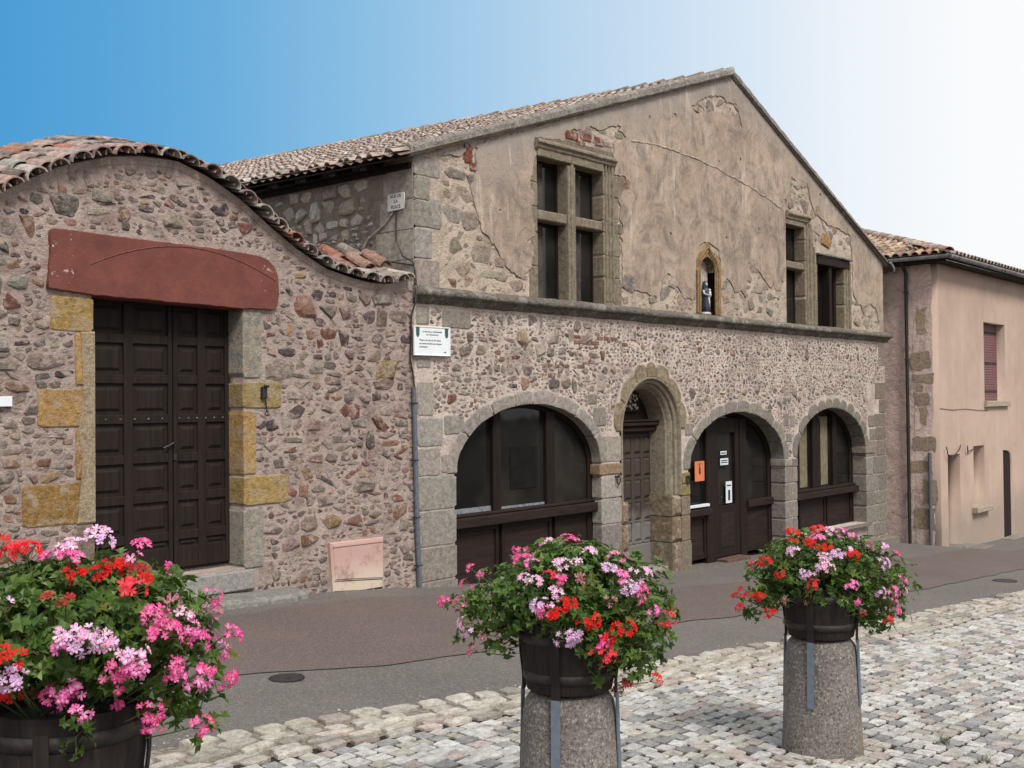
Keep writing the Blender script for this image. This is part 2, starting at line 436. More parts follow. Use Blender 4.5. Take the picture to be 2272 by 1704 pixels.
def m_box():
    m, t, b = newmat('pinkish_cabinet_paint'); g = G(t)
    z = g.sep(2)
    col = g.mix((.55, .45, .36), (.47, .30, .265), g.ramp(g.math('ADD', z, g.math('MULTIPLY', g.noise(5, 6, .7), .35)), [(.36, 0), (.62, 1)]))
    col = g.mix(col, (.30, .19, .165), g.ramp(g.noise(5, 7, .8), [(.54, 0), (.64, .8)]))
    g.link(col, b.inputs['Base Color']); finish(b, .7, .3); g.bump(b, g.noise(20, 4, .6), .003, .6)
    return m
BOXM = m_box()
def m_granb():
    m, t, b = newmat('bollard_granite'); g = G(t)
    n2 = g.noise(75, 3, .85); 
    col = g.mix((.21, .19, .17), (.135, .118, .108), g.ramp(g.noise(3.5, 6, .7), [(.38, 0), (.62, 1)]))
    col = g.mix(col, (.055, .045, .04), g.ramp(n2, [(.36, .95), (.47, 0)]))
    col = g.mix(col, (.46, .42, .38), g.ramp(n2, [(.55, 0), (.67, .8)]))
    col = g.mix(col, (.34, .22, .11), g.math('MULTIPLY', g.ramp(g.noise(2.2, 5, .7, vec=g.map((1, 1, .4))), [(.56, 0), (.7, 1)]), .5))
    g.link(col, b.inputs['Base Color']); finish(b, .85, .3)
    g.bump(b, g.math('ADD', g.noise(50, 4, .8), g.noise(6, 4, .6)), .012, .8)
    return m
GRANB = m_granb()

# ------------------------------------------------------------------ ground
ZG = [(-60, 3.6), (0, 0.0), (13.0, -.78), (14.2, -1.02), (16, -1.12), (19, -1.2), (22, -1.45), (40, -2.0), (90, -2.5)]
DIP = [(-5, 0), (-1.3, .04), (-.5, .025), (.8, -.055), (3, -.11), (5.9, -.16), (8, -.10), (11, -.05), (13.4, 0), (40, 0)]
def zg(x, y=0):
    s = min(1, max(0, (y + 3.9) / 3.0)); s = s * s * (3 - 2 * s)
    return interp(ZG, x) + (interp(DIP, x) * s if -5 < x < 13.4 else 0)
def sheet(name, pts, dz, mat, step=1.0, K=1, label=None, kind='structure'):
    # quad-strip surface: pts = list of (x, y_front, y_back)
    m = MB(); xs = []
    for i in range(len(pts) - 1):
        a, b = pts[i], pts[i + 1]; k = max(1, int((b[0] - a[0]) / step))
        for q in range(k): 
            t = q / k; xs.append(tuple(a[j] + (b[j] - a[j]) * t for j in range(3)))
    xs.append(pts[-1]); vs = []
    for x, y0, y1 in xs:
        for q in range(K + 1):
            y = y0 + (y1 - y0) * q / K; vs.append((x, y, zg(x, y) + dz))
    m.add(vs, [(i * (K + 1) + q, (i + 1) * (K + 1) + q, (i + 1) * (K + 1) + q + 1, i * (K + 1) + q + 1) for i in range(len(xs) - 1) for q in range(K)])
    o = m.make(name, mat); o['kind'] = kind
    if label: o['label'] = label
    return o
sheet('ground', [(-500, -500, 500), (-60, -500, 500), (0, -500, 500), (13, -500, 500), (14.2, -500, 500), (40, -500, 500), (500, -500, 500)], -.25, EARTH, 20)
BORD = [(-30, -3.9), (-12, -3.95), (-5.5, -4.1), (-4.4, -4.22), (-3.4, -4.38), (-1.8, -4.5), (0, -4.63), (1.6, -4.74), (4.8, -4.8), (8, -5.0), (14, -5.3), (30, -6)]
def yb(x): return interp(BORD, x)
sheet('road', [(x, y - .02, 0.6) for x, y in BORD], 0.0, ASPH, .5, 24)
patch = [(-12, -2.6, -1.0), (-4.6, -2.8, -1.2), (-3.5, -3.25, -.8), (-2.2, -3.35, -.55), (-.1, -3.45, -.8), (1.2, -3.65, -1.2), (3, -3.85, -1.4), (5, -3.95, -1.5), (9, -3.9, -1.7), (13, -3.8, -1.9), (30, -3.6, -2.0)]
pp = []
for i in range(len(patch) - 1):
    a, b = patch[i], patch[i + 1]; k = max(1, int((b[0] - a[0]) / .12))
    for q in range(k):
        t = q / k; x = a[0] + (b[0] - a[0]) * t
        pp.append((x, a[1] + (b[1] - a[1]) * t + .05 * noise.noise((x * 2, 0, 0)) + U(-.012, .012), a[2] + (b[2] - a[2]) * t + .12 * noise.noise((x * 1.3, 5, 0)) + U(-.015, .015)))
sheet('road_reddish_lane', pp, .005, ASPH_R, 99, 16)
sheet('road_joint', [(x, y - .003 - .006 * abs(noise.noise((x * 3, 1, 0))), y + .004) for x, y, _ in pp], .0065, m_simple('tar_line', (.07, .062, .058), .8, .2), 99)
sheet('cobble_bed', [(x, -60, y - .5) for x, y in BORD], -.004, JOINT, .5)
sheet('border_bed', [(x, y - .52, y + .02) for x, y in BORD], -.001, JOINT2, .5)

def cobble(m, x, y, w, h, z, hgt, col, ang=0, rnd=.085):
    # one sett: bevelled, slightly domed top with uneven corners
    ca, sa = math.cos(ang), math.sin(ang)
    out = []
    for sx, sy in ((-1, -1), (1, -1), (1, 1), (-1, 1)):
        jx = U(-.07, .07) * w; jy = U(-.07, .07) * h
        cx, cy = sx * w / 2 + jx, sy * h / 2 + jy
        out += [(cx - sx * rnd * w * (1 if sx * sy > 0 else .25), cy - sy * rnd * h * (.25 if sx * sy > 0 else 1)), (cx - sx * rnd * w * (.25 if sx * sy > 0 else 1), cy - sy * rnd * h * (1 if sx * sy > 0 else .25))]
    # keep the outline ordered by angle
    out.sort(key=lambda p: math.atan2(p[1], p[0]))
    vs = []; t1, t2 = U(-.06, .06), U(-.06, .06)
    for k, (s, dz) in enumerate(((1, -.02), (.99, hgt * .6), (.95, hgt))):
        for px, py in out:
            X = x + (px * ca - py * sa) * s; Y = y + (px * sa + py * ca) * s
            vs.append((X, Y, z + dz + (px * t1 + py * t2) * (1 if k else 0)))
    vs.append((x, y, z + hgt * 1.03))
    fs = []
    for k in range(8):
        n = (k + 1) % 8
        fs += [(k, n, 8 + n, 8 + k), (8 + k, 8 + n, 16 + n, 16 + k), (16 + k, 16 + n, 24)]
    m.add(vs, fs, col)
def ccol():
    r = U(0, 1)
    if r < .54: g = U(.48, .66); return (g, g * .98, g * .93)
    if r < .72: g = U(.24, .36); return (g, g, g)
    if r < .84: g = U(.38, .5); return (g * 1.05, g * .9, g * .82)
    g = U(.38, .5); return (g * 1.05, g, g * .86)
cm = MB()
row = 0; off = .60
while off < 11:
    h = U(.092, .115); x = -9.5 + U(0, .15)
    far = off < 5.2
    xmax = 16 if off < 2 else 12 if off < 4 else 9
    ph = U(0, 10)
    while x < xmax:
        w = U(.10, .15) * (1.0 if x < 6 else 1.2)
        y = yb(x) - off - h / 2 + .03 * noise.noise((x * .8, off, 0)) + U(-.005, .005)
        dx, dy = x - CAMP.x, y - CAMP.y
        dep = dx * fwd.x + dy * fwd.y; lat = dx * rgt.x + dy * rgt.y
        if dep > 1.5 and abs(lat) < dep * .52 + .6:
            cobble(cm, x + w / 2, y, w - U(.011, .022), h - U(.012, .02), zg(x, y) + U(-.002, .002), U(.003, .0075), ccol(), U(-.05, .05))
        x += w
    off += h
cp = cm.make('cobble_pavement', COBB, None, False); cp['kind'] = 'structure'
bmk = MB()
for ri, (o0, hh, wl) in enumerate(((.0, .17, .2), (.17, .13, .2), (.30, .10, .26), (.40, .09, .28), (.49, .10, .24))):
    x = -9.5 + U(0, .2)
    while x < 16:
        w = U(.75, 1.25) * wl
        y = yb(x + w / 2) - o0 - hh / 2 + U(-.012, .012)
        g = U(.42, .60) if U(0, 1) < .75 else U(.3, .42); q = U(.80, .88)
        c = (g * 1.03, g * .96, g * q) if U(0, 1) < .85 else (g * 1.06, g * .9, g * .8)
        if U(0, 1) > .03: cobble(bmk, x + w / 2, y, w - U(.02, .05), hh - U(.008, .022), zg(x, -5), U(.006, .016) * (1.5 if ri == 0 else 1), c, math.atan2(yb(x + .3) - yb(x - .3), .6) + U(-.04, .04), .2)
        x += w
bo = bmk.make('kerb_border_stones', COBB, None, False); bo['kind'] = 'structure'

# manhole covers and small bits
def cover(x, y, r, label):
    m = MB(); m.lathe([(r, .0), (r, .012), (r * .93, .014), (r * .9, .008), (r * .86, .013), (0.001, .013)], (x, y, zg(x, y) + .001), 10)
    tag(m.make('utility_cover', HOOP), label, 'utility cover', None)
cover(-4.33, -3.15, .12, 'small round iron cover set in the grey asphalt in front of the gate')
cover(7.0, -4.3, .16, 'small dark iron cover in the asphalt near the right edge of the photo')

# ------------------------------------------------------------------ rubble stones
PAL_G = [((.27, .225, .195), 5), ((.31, .25, .205), 4), ((.20, .17, .155), 4), ((.28, .16, .11), 2), ((.22, .10, .08), 1.6), ((.38, .25, .13), 1), ((.11, .09, .088), 2.4), ((.34, .30, .26), 3), ((.28, .2, .18), 3)]
PAL_F = [((.32, .275, .23), 5), ((.36, .30, .25), 4), ((.23, .195, .17), 3), ((.31, .18, .13), 2), ((.25, .11, .085), .8), ((.40, .29, .18), 1), ((.14, .12, .115), 1.6), ((.40, .35, .30), 2)]
PAL_S = [((.70, .64, .56), 4), ((.60, .54, .47), 4), ((.42, .37, .33), 2), ((.58, .48, .36), 1)]
def pick(pal):
    t = U(0, sum(w for _, w in pal))
    for c, w in pal:
        t -= w
        if t <= 0: break
    k = U(.8, 1.25); return tuple(min(.7, x * k * U(.94, 1.06)) for x in c)
def hull(P):
    P = sorted(set(P))
    def half(Q):
        o = []
        for p in Q:
            while len(o) > 1 and (o[-1][0] - o[-2][0]) * (p[1] - o[-2][1]) - (o[-1][1] - o[-2][1]) * (p[0] - o[-2][0]) <= 0: o.pop()
            o.append(p)
        return o
    return half(P)[:-1] + half(P[::-1])[:-1]
def stone(m, x, z, a, b, pal, plane, p0, sgn, hmul, sq=3.5):
    th = U(-.12, .12) if U(0, 1) < .85 else U(-.6, .6); ct, st = math.cos(th), math.sin(th)
    cand = []
    for i in range(rng.choice((8, 9, 11, 13))):
        t = U(0, 6.283); c_, s_ = math.cos(t), math.sin(t); q_ = (abs(c_) ** sq + abs(s_) ** sq) ** (-1 / sq) * U(.86, 1.06)
        cand.append((a * c_ * q_, b * s_ * q_))
    pts = hull(cand)
    if len(pts) < 4: return
    ex = (max(p[0] for p in pts) - min(p[0] for p in pts)) / 2 / a; ez = (max(p[1] for p in pts) - min(p[1] for p in pts)) / 2 / b
    pts = [(p[0] / ex, p[1] / ez) for p in pts]
    mxx = (max(p[0] for p in pts) + min(p[0] for p in pts)) / 2; mzz = (max(p[1] for p in pts) + min(p[1] for p in pts)) / 2
    pts = [((p[0] - mxx) * ct - (p[1] - mzz) * st, (p[0] - mxx) * st + (p[1] - mzz) * ct) for p in pts]; k = len(pts)
    r_ = min(a, b); H = (r_ * .20 + .003) * hmul * U(.2, 1.6); tx, tz = U(-.2, .2), U(-.2, .2)
    vs = []
    for s_, d in ((1.04, .010), (.94, -H * .55), (.66, -H)):
        for px, pz in pts:
            e = d + (px * tx + pz * tz) * (.5 if d < 0 else 0) + (U(-.2, .2) * H if d < 0 else 0)
            vs.append((x + px * s_, e, z + pz * s_))
    vs.append((x + U(-.2, .2) * a, -H * U(.9, 1.3), z + U(-.2, .2) * b))
    if plane == 'Y': vs = [(v[0], p0 + v[1] * -sgn, v[2]) for v in vs]
    else: vs = [(p0 + v[1] * -sgn, v[0], v[2]) for v in vs]
    fs = []
    for i in range(k):
        n_ = (i + 1) % k
        fs += [(i, n_, k + n_, k + i), (k + i, k + n_, 2 * k + n_, 2 * k + i), (2 * k + i, 2 * k + n_, 3 * k)]
    m.add(vs, fs, pick(pal))
def rubble(ok, bb, radii, gap, pal, plane='Y', p0=0.0, hmul=1.0, sgn=-1, m=None, tries=22, boxes=None):
    m = m or MB(); cell = .25; grid = {}; bg = {}
    for q in boxes or ():
        bg.setdefault((int(q[0] / cell), int(q[1] / cell)), []).append(q)
    x0, x1, z0, z1 = bb; area = (x1 - x0) * (z1 - z0); S = 1.55
    for r, frac in radii:
        for _ in range(int(tries * frac * area / (PI * r * r))):
            rr = r * U(.75, 1.2); x = U(x0, x1); z = U(z0, z1)
            if not ok(x, z, rr): continue
            key = (int(x / cell), int(z / cell)); bad = False
            for i in (-1, 0, 1):
                for j in (-1, 0, 1):
                    kk = (key[0] + i, key[1] + j)
                    for (qx, qz, qr) in grid.get(kk, ()):
                        if ((qx - x) / S) ** 2 + (qz - z) ** 2 < (qr + rr + gap) ** 2: bad = True; break
                    if not bad:
                        for (qx, qz, qa, qb) in bg.get(kk, ()):
                            if abs(qx - x) < qa + rr * S * .9 and abs(qz - z) < qb + rr * .9: bad = True; break
                    if bad: break
                if bad: break
            if bad: continue
            grid.setdefault(key, []).append((x, z, rr))
            a = rr * S * U(.92, 1.2) * 1.05; b = rr * U(.82, 1.16) * 1.05
            if U(0, 1) < .18: b *= .55
            stone(m, x, z, a, b, pal, plane, p0, sgn, hmul)
    return m
def courses(ok, bb, hh, gap, pal, plane='Y', p0=0.0, hmul=1.0, sgn=-1, m=None, skip=.06, wr=(.8, 2.3), seed=0, split=.25):
    """roughly coursed rubble: wavy rows of mixed stones, some doubled up"""
    m = m or MB(); x0, x1, z0, z1 = bb; z = z0; boxes = []; row = 0
    while z < z1:
        h = U(*hh) if U(0, 1) < .75 else hh[0] * U(.6, 1); x = x0 + U(-.1, 0)
        while x < x1:
            big = U(0, 1) < .10
            w = h * U(*wr); zc = z + h / 2 + .045 * noise.noise((x * .55, row * .37 + seed, 0)) + U(-.15, .15) * h
            parts = [(x + w / 2, zc, w / 2, h / 2 * (1.45 if big else 1))]
            if not big and h > .07 and U(0, 1) < split:
                f = U(.35, .65); parts = [(x + w / 2, z + h * f / 2 + (zc - z - h / 2), w / 2 * U(.7, 1), h * f / 2), (x + w / 2 + U(-.2, .2) * w, z + h * (1 + f) / 2 + (zc - z - h / 2), w / 2 * U(.6, .95), h * (1 - f) / 2)]
            for cx_, cz_, a, b in parts:
                a = a * U(.88, 1.06) - gap * .5; b = b * U(.84, 1.08) - gap * .5
                if a < .008 or b < .006 or U(0, 1) < skip: continue
                if not (ok(cx_, cz_, max(.008, min(a, b) * .9)) and ok(cx_ - a * .75, cz_, b * .6) and ok(cx_ + a * .75, cz_, b * .6)): continue
                stone(m, cx_, cz_, a, b, pal, plane, p0, sgn, hmul, 4.5); boxes.append((cx_, cz_, a, b))
            x += w
        z += h * .97; row += 1
    return m, boxes
def rr(x0, x1, z0, z1): return [(x0, z0), (x1, z0), (x1, z1), (x0, z1)]
def arcpts(cx, cz, a, b, t0=0, t1=180, n=28):
    return [(cx + a * math.cos(R(t0 + (t1 - t0) * i / n)), cz + b * math.sin(R(t0 + (t1 - t0) * i / n))) for i in range(n + 1)]
def archloop(cx, cz, a, b, zb, e=0.0):
    return [(cx - a - e, zb), (cx + a + e, zb)] + arcpts(cx, cz, a + e, b + e)
def gcol(base, v=.15):
    k = U(1 - v, 1 + v); return tuple(min(.75, c * k * U(.96, 1.04)) for c in base)
GR = (.37, .335, .30); GRD = (.285, .25, .22); YS = (.50, .325, .12); YD = (.40, .235, .08); BR = (.27, .215, .145); MO = (.255, .215, .155)
def blk(m, x0, x1, z0, z1, y0, y1, base, g=.005, b=.008, v=.15):
    j = lambda: U(-.008, .008)
    n = 3
    P = []
    cs = [(x0 + g, z0 + g), (x1 - g, z0 + g), (x1 - g, z1 - g), (x0 + g, z1 - g)]
    for i in range(4):
        a = cs[i]; c = cs[(i + 1) % 4]
        for q in (.07, .5, .93):
            P.append((a[0] + (c[0] - a[0]) * q + j() * .5, a[1] + (c[1] - a[1]) * q + j() * .5))
    m.prism(P, y0 + U(-.003, .003), y1, b, gcol(base, v), .003)

# ================================================================== MAIN HOUSE
house = thing('stone_house', 'gabled medieval stone house with three arched shop windows, patchy ochre plaster and tiled roof', 'house')
A1 = (2.125, 1.25, 1.455, .82); A2 = (7.467, 1.03, 1.57, .865); A3 = (11.02, 1.05, 1.49, .875); DR = (4.863, 1.66, .783, .785)
ZF = lambda x: 4.95 + (7.45 - 4.95) * x / 7.28 if x < 7.28 else 7.45 - (7.45 - 4.88) * (x - 7.28) / (13.52 - 7.28)
W1 = (2.25, 3.70, 3.42, 5.30); W2 = (9.21, 9.93, 3.42, 5.21); W3 = (10.44, 11.60, 3.42, 4.76)
holes = [archloop(*A1, -1.5, .012), archloop(*A2, -1.5, .012), archloop(*A3, -.36, .012), archloop(*DR, -1.5, .012)]
low = [(0, -1.4), (A1[0] - A1[2] - .012, -1.4)]
# lower wall drawn as one outline with door and arch openings cut as holes
fill('lower_wall', [rr(0, 13.52, -1.45, 3.3), archloop(*A1, -1.3, .035), archloop(*A2, -1.35, .035), archloop(*A3, -.36, .035), archloop(*DR, -1.33, .035)], 0, .5, MORT_L, house)
NICHE = (6.50, 4.12, .20, .26)
nloop = [(6.28, 3.45), (6.73, 3.45), (6.73, 4.14), (6.715, 4.24), (6.66, 4.31), (6.58, 4.355), (6.50, 4.385), (6.42, 4.355), (6.34, 4.31), (6.295, 4.24), (6.28, 4.14)]
fill('upper_wall', [[(0, 3.3), (13.5, 3.3), (13.5, 4.9), (7.28, 7.5), (0, 5.0)], rr(W1[0] - .02, W1[1] + .02, 3.42, 5.31), rr(W2[0] - .0, W2[1] + .02, 3.42, 5.22), rr(W3[0], W3[1] + .02, 3.42, 4.77), nloop], 0, .5, COAT, house)
# side, back walls
fill('side_wall', [[(0.5, -1.4), (16, -1.4), (16, 5.15), (.5, 5.0)]], .0, .4, DJOINT, house, 'X')
fill('side_wall', [[(0.5, -1.6), (16, -1.6), (16, 4.95), (.5, 4.9)]], 13.1, 13.5, COAT, house, 'X')
fill('back_wall', [[(0.41, -1.4), (13.09, -1.4), (13.09, 4.9), (7.28, 7.7), (.41, 5.1)]], 15.6, 15.99, COAT, house)
bmk2 = MB(); bmk2.box(.4, 13.1, .9, .95, -1.4, 5.0); bmk2.make('interior_partition', DARK, house)

# plaster coat with its torn edges
PL_left = [(0.47, 5.04), (0.818, 5.071), (0.9, 5.20), (1.102, 5.224), (1.039, 5.133), (1.077, 4.961), (0.972, 4.699), (1.011, 4.567), (1.168, 4.202), (1.374, 4.057), (1.498, 3.929), (1.668, 3.774), (1.93, 3.681)]
PL_w1l = [(2.113, 3.869), (2.162, 4.106), (2.005, 4.177), (2.188, 4.254), (2.17, 4.374), (2.124, 4.509), (2.126, 4.625), (2.17, 4.806), (2.062, 4.878), (2.133, 5.062), (2.18, 5.303), (2.19, 5.54)]
HBR = [(2.8, 5.6), (2.853, 5.713), (3.002, 5.785), (3.307, 5.83), (3.411, 5.9), (3.619, 5.863), (3.892, 6.0), (4.166, 6.03), (4.108, 5.966), (4.275, 5.898), (4.16, 5.781), (3.994, 5.754), (3.97, 5.56)]
PL_w1r = [(3.988, 5.465), (3.985, 5.305), (4.262, 5.314), (4.344, 5.163), (4.146, 5.072), (4.061, 4.996), (4.141, 4.878), (4.082, 4.679), (4.164, 4.624), (4.189, 4.498), (4.077, 4.454), (4.159, 4.399), (4.148, 3.852)]
PL_bot = [(4.158, 3.773), (4.297, 3.809), (4.389, 3.807), (4.449, 3.705), (4.606, 3.68), (4.734, 3.698), (4.829, 3.659), (5.057, 3.647), (5.16, 3.791), (5.264, 3.964), (5.334, 4.043), (5.434, 3.959), (5.554, 3.968), (5.586, 3.858), (5.705, 3.754), (5.773, 3.674), (6.13, 3.668)]
PL_n = [(6.14, 4.3), (6.2, 4.5), (6.4, 4.6), (6.62, 4.6), (6.86, 4.52), (6.92, 4.3)]
PL_b2 = [(6.92, 3.874), (6.965, 3.998), (7.125, 4.089), (7.242, 4.018), (7.358, 3.865), (7.562, 3.92), (7.723, 3.808), (7.774, 4.139), (7.823, 4.389), (7.95, 4.432), (8.117, 4.332), (8.282, 4.226), (8.583, 4.027), (8.856, 4.164), (9.084, 4.16), (9.157, 4.273), (9.18, 5.44), (9.261, 5.47)]
PL_w2t = [(9.444, 5.785), (9.365, 5.97), (9.454, 6.08), (9.89, 5.927), (10.077, 6.05), (10.158, 5.798), (10.335, 5.572), (10.897, 5.387), (11.387, 5.356), (11.894, 5.281), (11.938, 5.066)]
PL_r = [(11.98, 4.969), (11.99, 4.589), (12.034, 4.115), (12.229, 3.958), (12.52, 3.927), (12.822, 4.018), (13.122, 3.912), (13.235, 3.643), (13.36, 3.9), (13.30, 4.3), (13.38, 4.6), (13.36, 4.9)]
ploop = PL_left + PL_w1l + HBR + PL_w1r + PL_bot + PL_n + PL_b2 + PL_w2t + PL_r + [(10.4, 6.13), (7.28, 7.43), (3.6, 6.16)]
htop = [(6.061, 6.68), (6.401, 6.86), (6.68, 6.98), (7.034, 7.03), (7.177, 6.97), (7.5, 7.0), (7.579, 6.88), (7.686, 6.637), (7.39, 6.77), (7.241, 6.668), (6.955, 6.762), (6.533, 6.718), (6.191, 6.582)]
pr = rag(ploop, .045, .016, seed=4)
extra = [[(cx + r * math.cos(t) * U(.7, 1.2), cz + r * math.sin(t) * U(.7, 1.2)) for t in [i * PI / 4 for i in range(8)]] for cx, cz, r in
         ((5.43, 4.62, .035), (7.1, 4.72, .045), (8.2, 5.0, .03), (7.6, 6.1, .03), (6.9, 5.95, .025), (5.6, 6.45, .05), (3.2, 6.02, .03), (9.2, 5.6, .05), (10.6, 5.9, .04), (1.5, 4.5, .02), (4.9, 6.3, .03))]
fill('plaster_coat', [pr, rag(htop, .04, .014, seed=8)] + extra, -.017, .002, PLAS, house)
# line of an old arch in the plaster
arc = [(4.443, 5.829), (5.093, 5.921), (5.91, 5.901), (6.789, 5.825), (7.813, 5.735), (8.602, 5.749), (9.017, 5.787)]
PZ = -.017
arc = [(4.4, 5.86), (5.09, 5.915), (5.91, 5.90), (6.79, 5.83), (7.8, 5.70), (8.6, 5.55), (9.1, 5.42)]
m = MB(); pts = []
for i in range(61):
    x = 4.4 + 4.7 * i / 60; pts.append((x + U(-.01, .01), PZ, interp(arc, x) + U(-.012, .012)))
m.tube(pts, [U(.006, .017) for _ in pts], 5)
m.make('mortar_line', m_simple('pale_mortar', (.50, .43, .36), .95, .1, .3, 30, .01), house)
# low-relief rubble where the plaster has gone
def free_up(x, z, r):
    if inside((x, z), ploop) and not inside((x, z), htop): return False
    if x < .5 + r or x > 13.35 - r or z < 3.46 + r or z > ZF(x) - .06 - r: return False
    for a, b, c, d in (W1, W2, W3):
        if a - .22 - r < x < b + .42 + r and z < d + .22 + r: return False
    if 6.1 - r < x < 6.95 + r and z < 4.6: return False
    return True
PAL_U = [((.38, .31, .25), 5), ((.43, .35, .28), 4), ((.33, .25, .19), 2), ((.34, .18, .13), .8), ((.30, .27, .24), 2)]
m = rubble(free_up, (0.4, 13.4, 3.4, 7.2), ((.11, .5), (.07, .9), (.04, 1.0), (.022, .8)), .018, PAL_U, p0=.002, hmul=.5, tries=11)
m2_ = MB()
for (x, z, w, h) in ((3.0, 5.70, .3, .12), (3.34, 5.73, .22, .1), (3.62, 5.72, .2, .12), (.93, 5.12, .14, .24), (1.03, 4.97, .16, .1), (3.2, 5.62, .2, .06)):
    m2_.prism([(x + w / 2 * a, z + h / 2 * b) for a, b in ((-.9, -1), (.9, -.9), (1, .8), (.2, 1), (-1, .9))], -.018, .02, .006, (.27, .085, .06), .002)
m2_.make('exposed_bricks', STONE, house)
m2_ = MB(); m2_.prism([(10.62, 5.0), (10.95, 4.93), (11.05, 5.05), (10.9, 5.2), (10.66, 5.18)], -.03, .02, .01, (.45, .24, .07), .003)
m2_.make('ochre_stone', STONE, house)
m.make('upper_rubble', STONE, house)

# ashlar: corner quoins, piers and arch rings
DEP = {'a1': .15, 'a2': .25, 'a3': .27, 'd': .44}
class Q_:
    def __init__(s): s.d = {}
    def prism(s, P, *a, **k):
        x = P[0][0]; n = 'corner_quoins' if x < .9 or x > 12.4 else 'pier_blocks'
        key = (n, round(x) if n == 'pier_blocks' else (0 if x < 5 else 1)); s.d.setdefault(key, MB()).prism(P, *a, **k)
q = Q_()
z = 3.44; k = 0
for h in (.33, .36, .32, .28, .24):          # upper left corner
    w = (.42, .30, .45, .27, .44)[k]; blk(q, 0, w, z, z + h, -.012, .06, GR); z += h; k += 1
blk(q, 0.27, .46, 4.17, 4.5, -.010, .05, GR)
z = -.35
for i, (h, w) in enumerate(((.38, .68), (.40, .66), (.42, .668), (.40, .668))):
    blk(q, .0, w if i != 1 else .668, z, z + h, -.014, .16, GRD if i < 2 else GR); z += h
blk(q, .02, .40, 1.25, 1.58, -.012, .06, GR); blk(q, .41, .66, 1.27, 1.5, -.010, .06, GR)
blk(q, .02, .45, 1.59, 1.93, -.012, .06, GR); blk(q, .47, .82, 1.72, 1.95, -.010, .06, GR)
blk(q, .02, .30, 1.95, 2.35, -.010, .06, GR); blk(q, .02, .26, 2.5, 2.62, -.008, .06, GR); blk(q, .02, .24, 3.0, 3.22, -.01, .06, GR); blk(q, .45, .95, 2.98, 3.2, -.010, .05, GRD)
# pier between first arch and door
for z0, z1, b_ in ((-.45, .0, BR), (.0, .38, GRD), (.38, .74, GR), (.74, 1.06, GR), (1.24, 1.62, GR)):
    blk(q, 3.58, 4.08 if z0 < 1.2 else 4.085, z0, z1, -.012, .15, b_)
blk(q, 3.54, 4.08, 1.07, 1.23, -.02, .15, (.36, .25, .15))
# pier between door and second arch
for z0, z1, b_ in ((-.75, -.05, (.24, .20, .155)), (-.05, .34, (.25, .185, .12)), (.34, .64, BR)):
    blk(q, 5.64 - (.04 if z0 < -.5 else 0), 5.895 + (.03 if z0 < -.5 else 0), z0, z1, -.02, .25, b_, v=.08)
blk(q, 5.65, 5.885, .64, .82, -.03, .25, (.32, .25, .10)); blk(q, 5.65, 5.885, .82, 1.0, -.025, .25, (.31, .24, .10))
# pier between second and third arch
for z0, z1 in ((-1.0, -.32), (-.32, .0), (.0, .30), (.30, .62), (.62, .90)):
    sx = 9.29 + U(-.04, .04)
    blk(q, 9.04, sx, z0, z1, -.012, .26, GRD); blk(q, sx, 9.525, z0, z1, -.012, .26, GRD)
blk(q, 9.02, 9.30, .92, 1.05, -.03, .26, GR); blk(q, 9.30, 9.53, .90, 1.05, -.02, .26, GRD)
# right of the third arch, up to the corner
z = -1.3; k = 0
while z < 2.35:
    h = U(.26, .36); sx = (12.95, 13.12, 12.86, 13.05)[k % 4]
    if z < 1.0:
        blk(q, 12.51, sx, z, z + h, -.012, .27, GRD); blk(q, sx, 13.52, z, z + h, -.012, .1, GRD)
    else:
        x0 = (12.95, 13.2, 13.0)[k % 3]
        blk(q, x0, 13.52, z, z + h, -.012, .1, (.25, .21, .17))
        if x0 < 13.1 and z < 2: blk(q, x0 - .3, x0, z, z + h * .9, -.01, .1, (.25, .21, .17))
    z += h; k += 1
blk(q, 12.46, 12.9, 1.0, 1.14, -.03, .27, GRD)
blk(q, 13.2, 13.52, 2.75, 3.2, -.01, .1, (.30, .27, .22))
for x0, x1, z0, z1 in ((3.42, 3.72, 1.75, 2.02), (3.3, 3.52, 2.05, 2.2), (9.02, 9.22, 1.62, 1.86), (9.27, 9.46, 1.6, 1.82), (9.12, 9.34, 1.34, 1.5), (5.78, 6.02, 1.55, 1.75)):
    blk(q, x0, x1, z0, z1, -.01, .06, GRD)
blk(q, 10.6, 12.5, -.42, -.36, -.12, .3, (.2, .18, .16))
blk(q, 12.9, 13.75, -1.1, -.72, -.16, .1, GRD)
for (n_, k_), mb_ in q.d.items(): mb_.make(n_, GRAN, house)
def ring(parent, A, t, angs, y1, base, mat, lobed=0.0, y0=-.014, name='arch_ring', tf=None):
    m = MB(); cx, cz, a, b = A
    for i in range(len(angs) - 1):
        t0, t1 = angs[i] + .45, angs[i + 1] - .45; n = 6; P = []
        for k in range(n + 1):
            th = t0 + (t1 - t0) * k / n; P.append((cx + a * math.cos(R(th)), cz + b * math.sin(R(th))))
        tt = t * U(.92, 1.1)
        for k in range(n, -1, -1):
            th = t0 + (t1 - t0) * k / n; s = math.sin(PI * (k / n)) ** .5 if 0 < k < n else 0
            e = (tf(th) if tf else tt) * (1 - lobed) + (tf(th) if tf else tt) * lobed * s
            P.append((cx + (a + e) * math.cos(R(th)) + U(-.006, .006), cz + (b + e) * math.sin(R(th)) + U(-.006, .006)))
        m.prism(P, y0 + U(-.004, .004), y1, .010, gcol(base, .10), .003)
    return m.make(name, mat, parent)
ring(house, A1, .175, [0, 26, 52, 72, 90, 104, 122, 148, 180], DEP['a1'], GR, GRAN, .15)
ring(house, A2, .185, [0, 22, 44, 62, 78, 92, 106, 124, 150, 180], DEP['a2'], (.29, .265, .23), GRAN, .2)
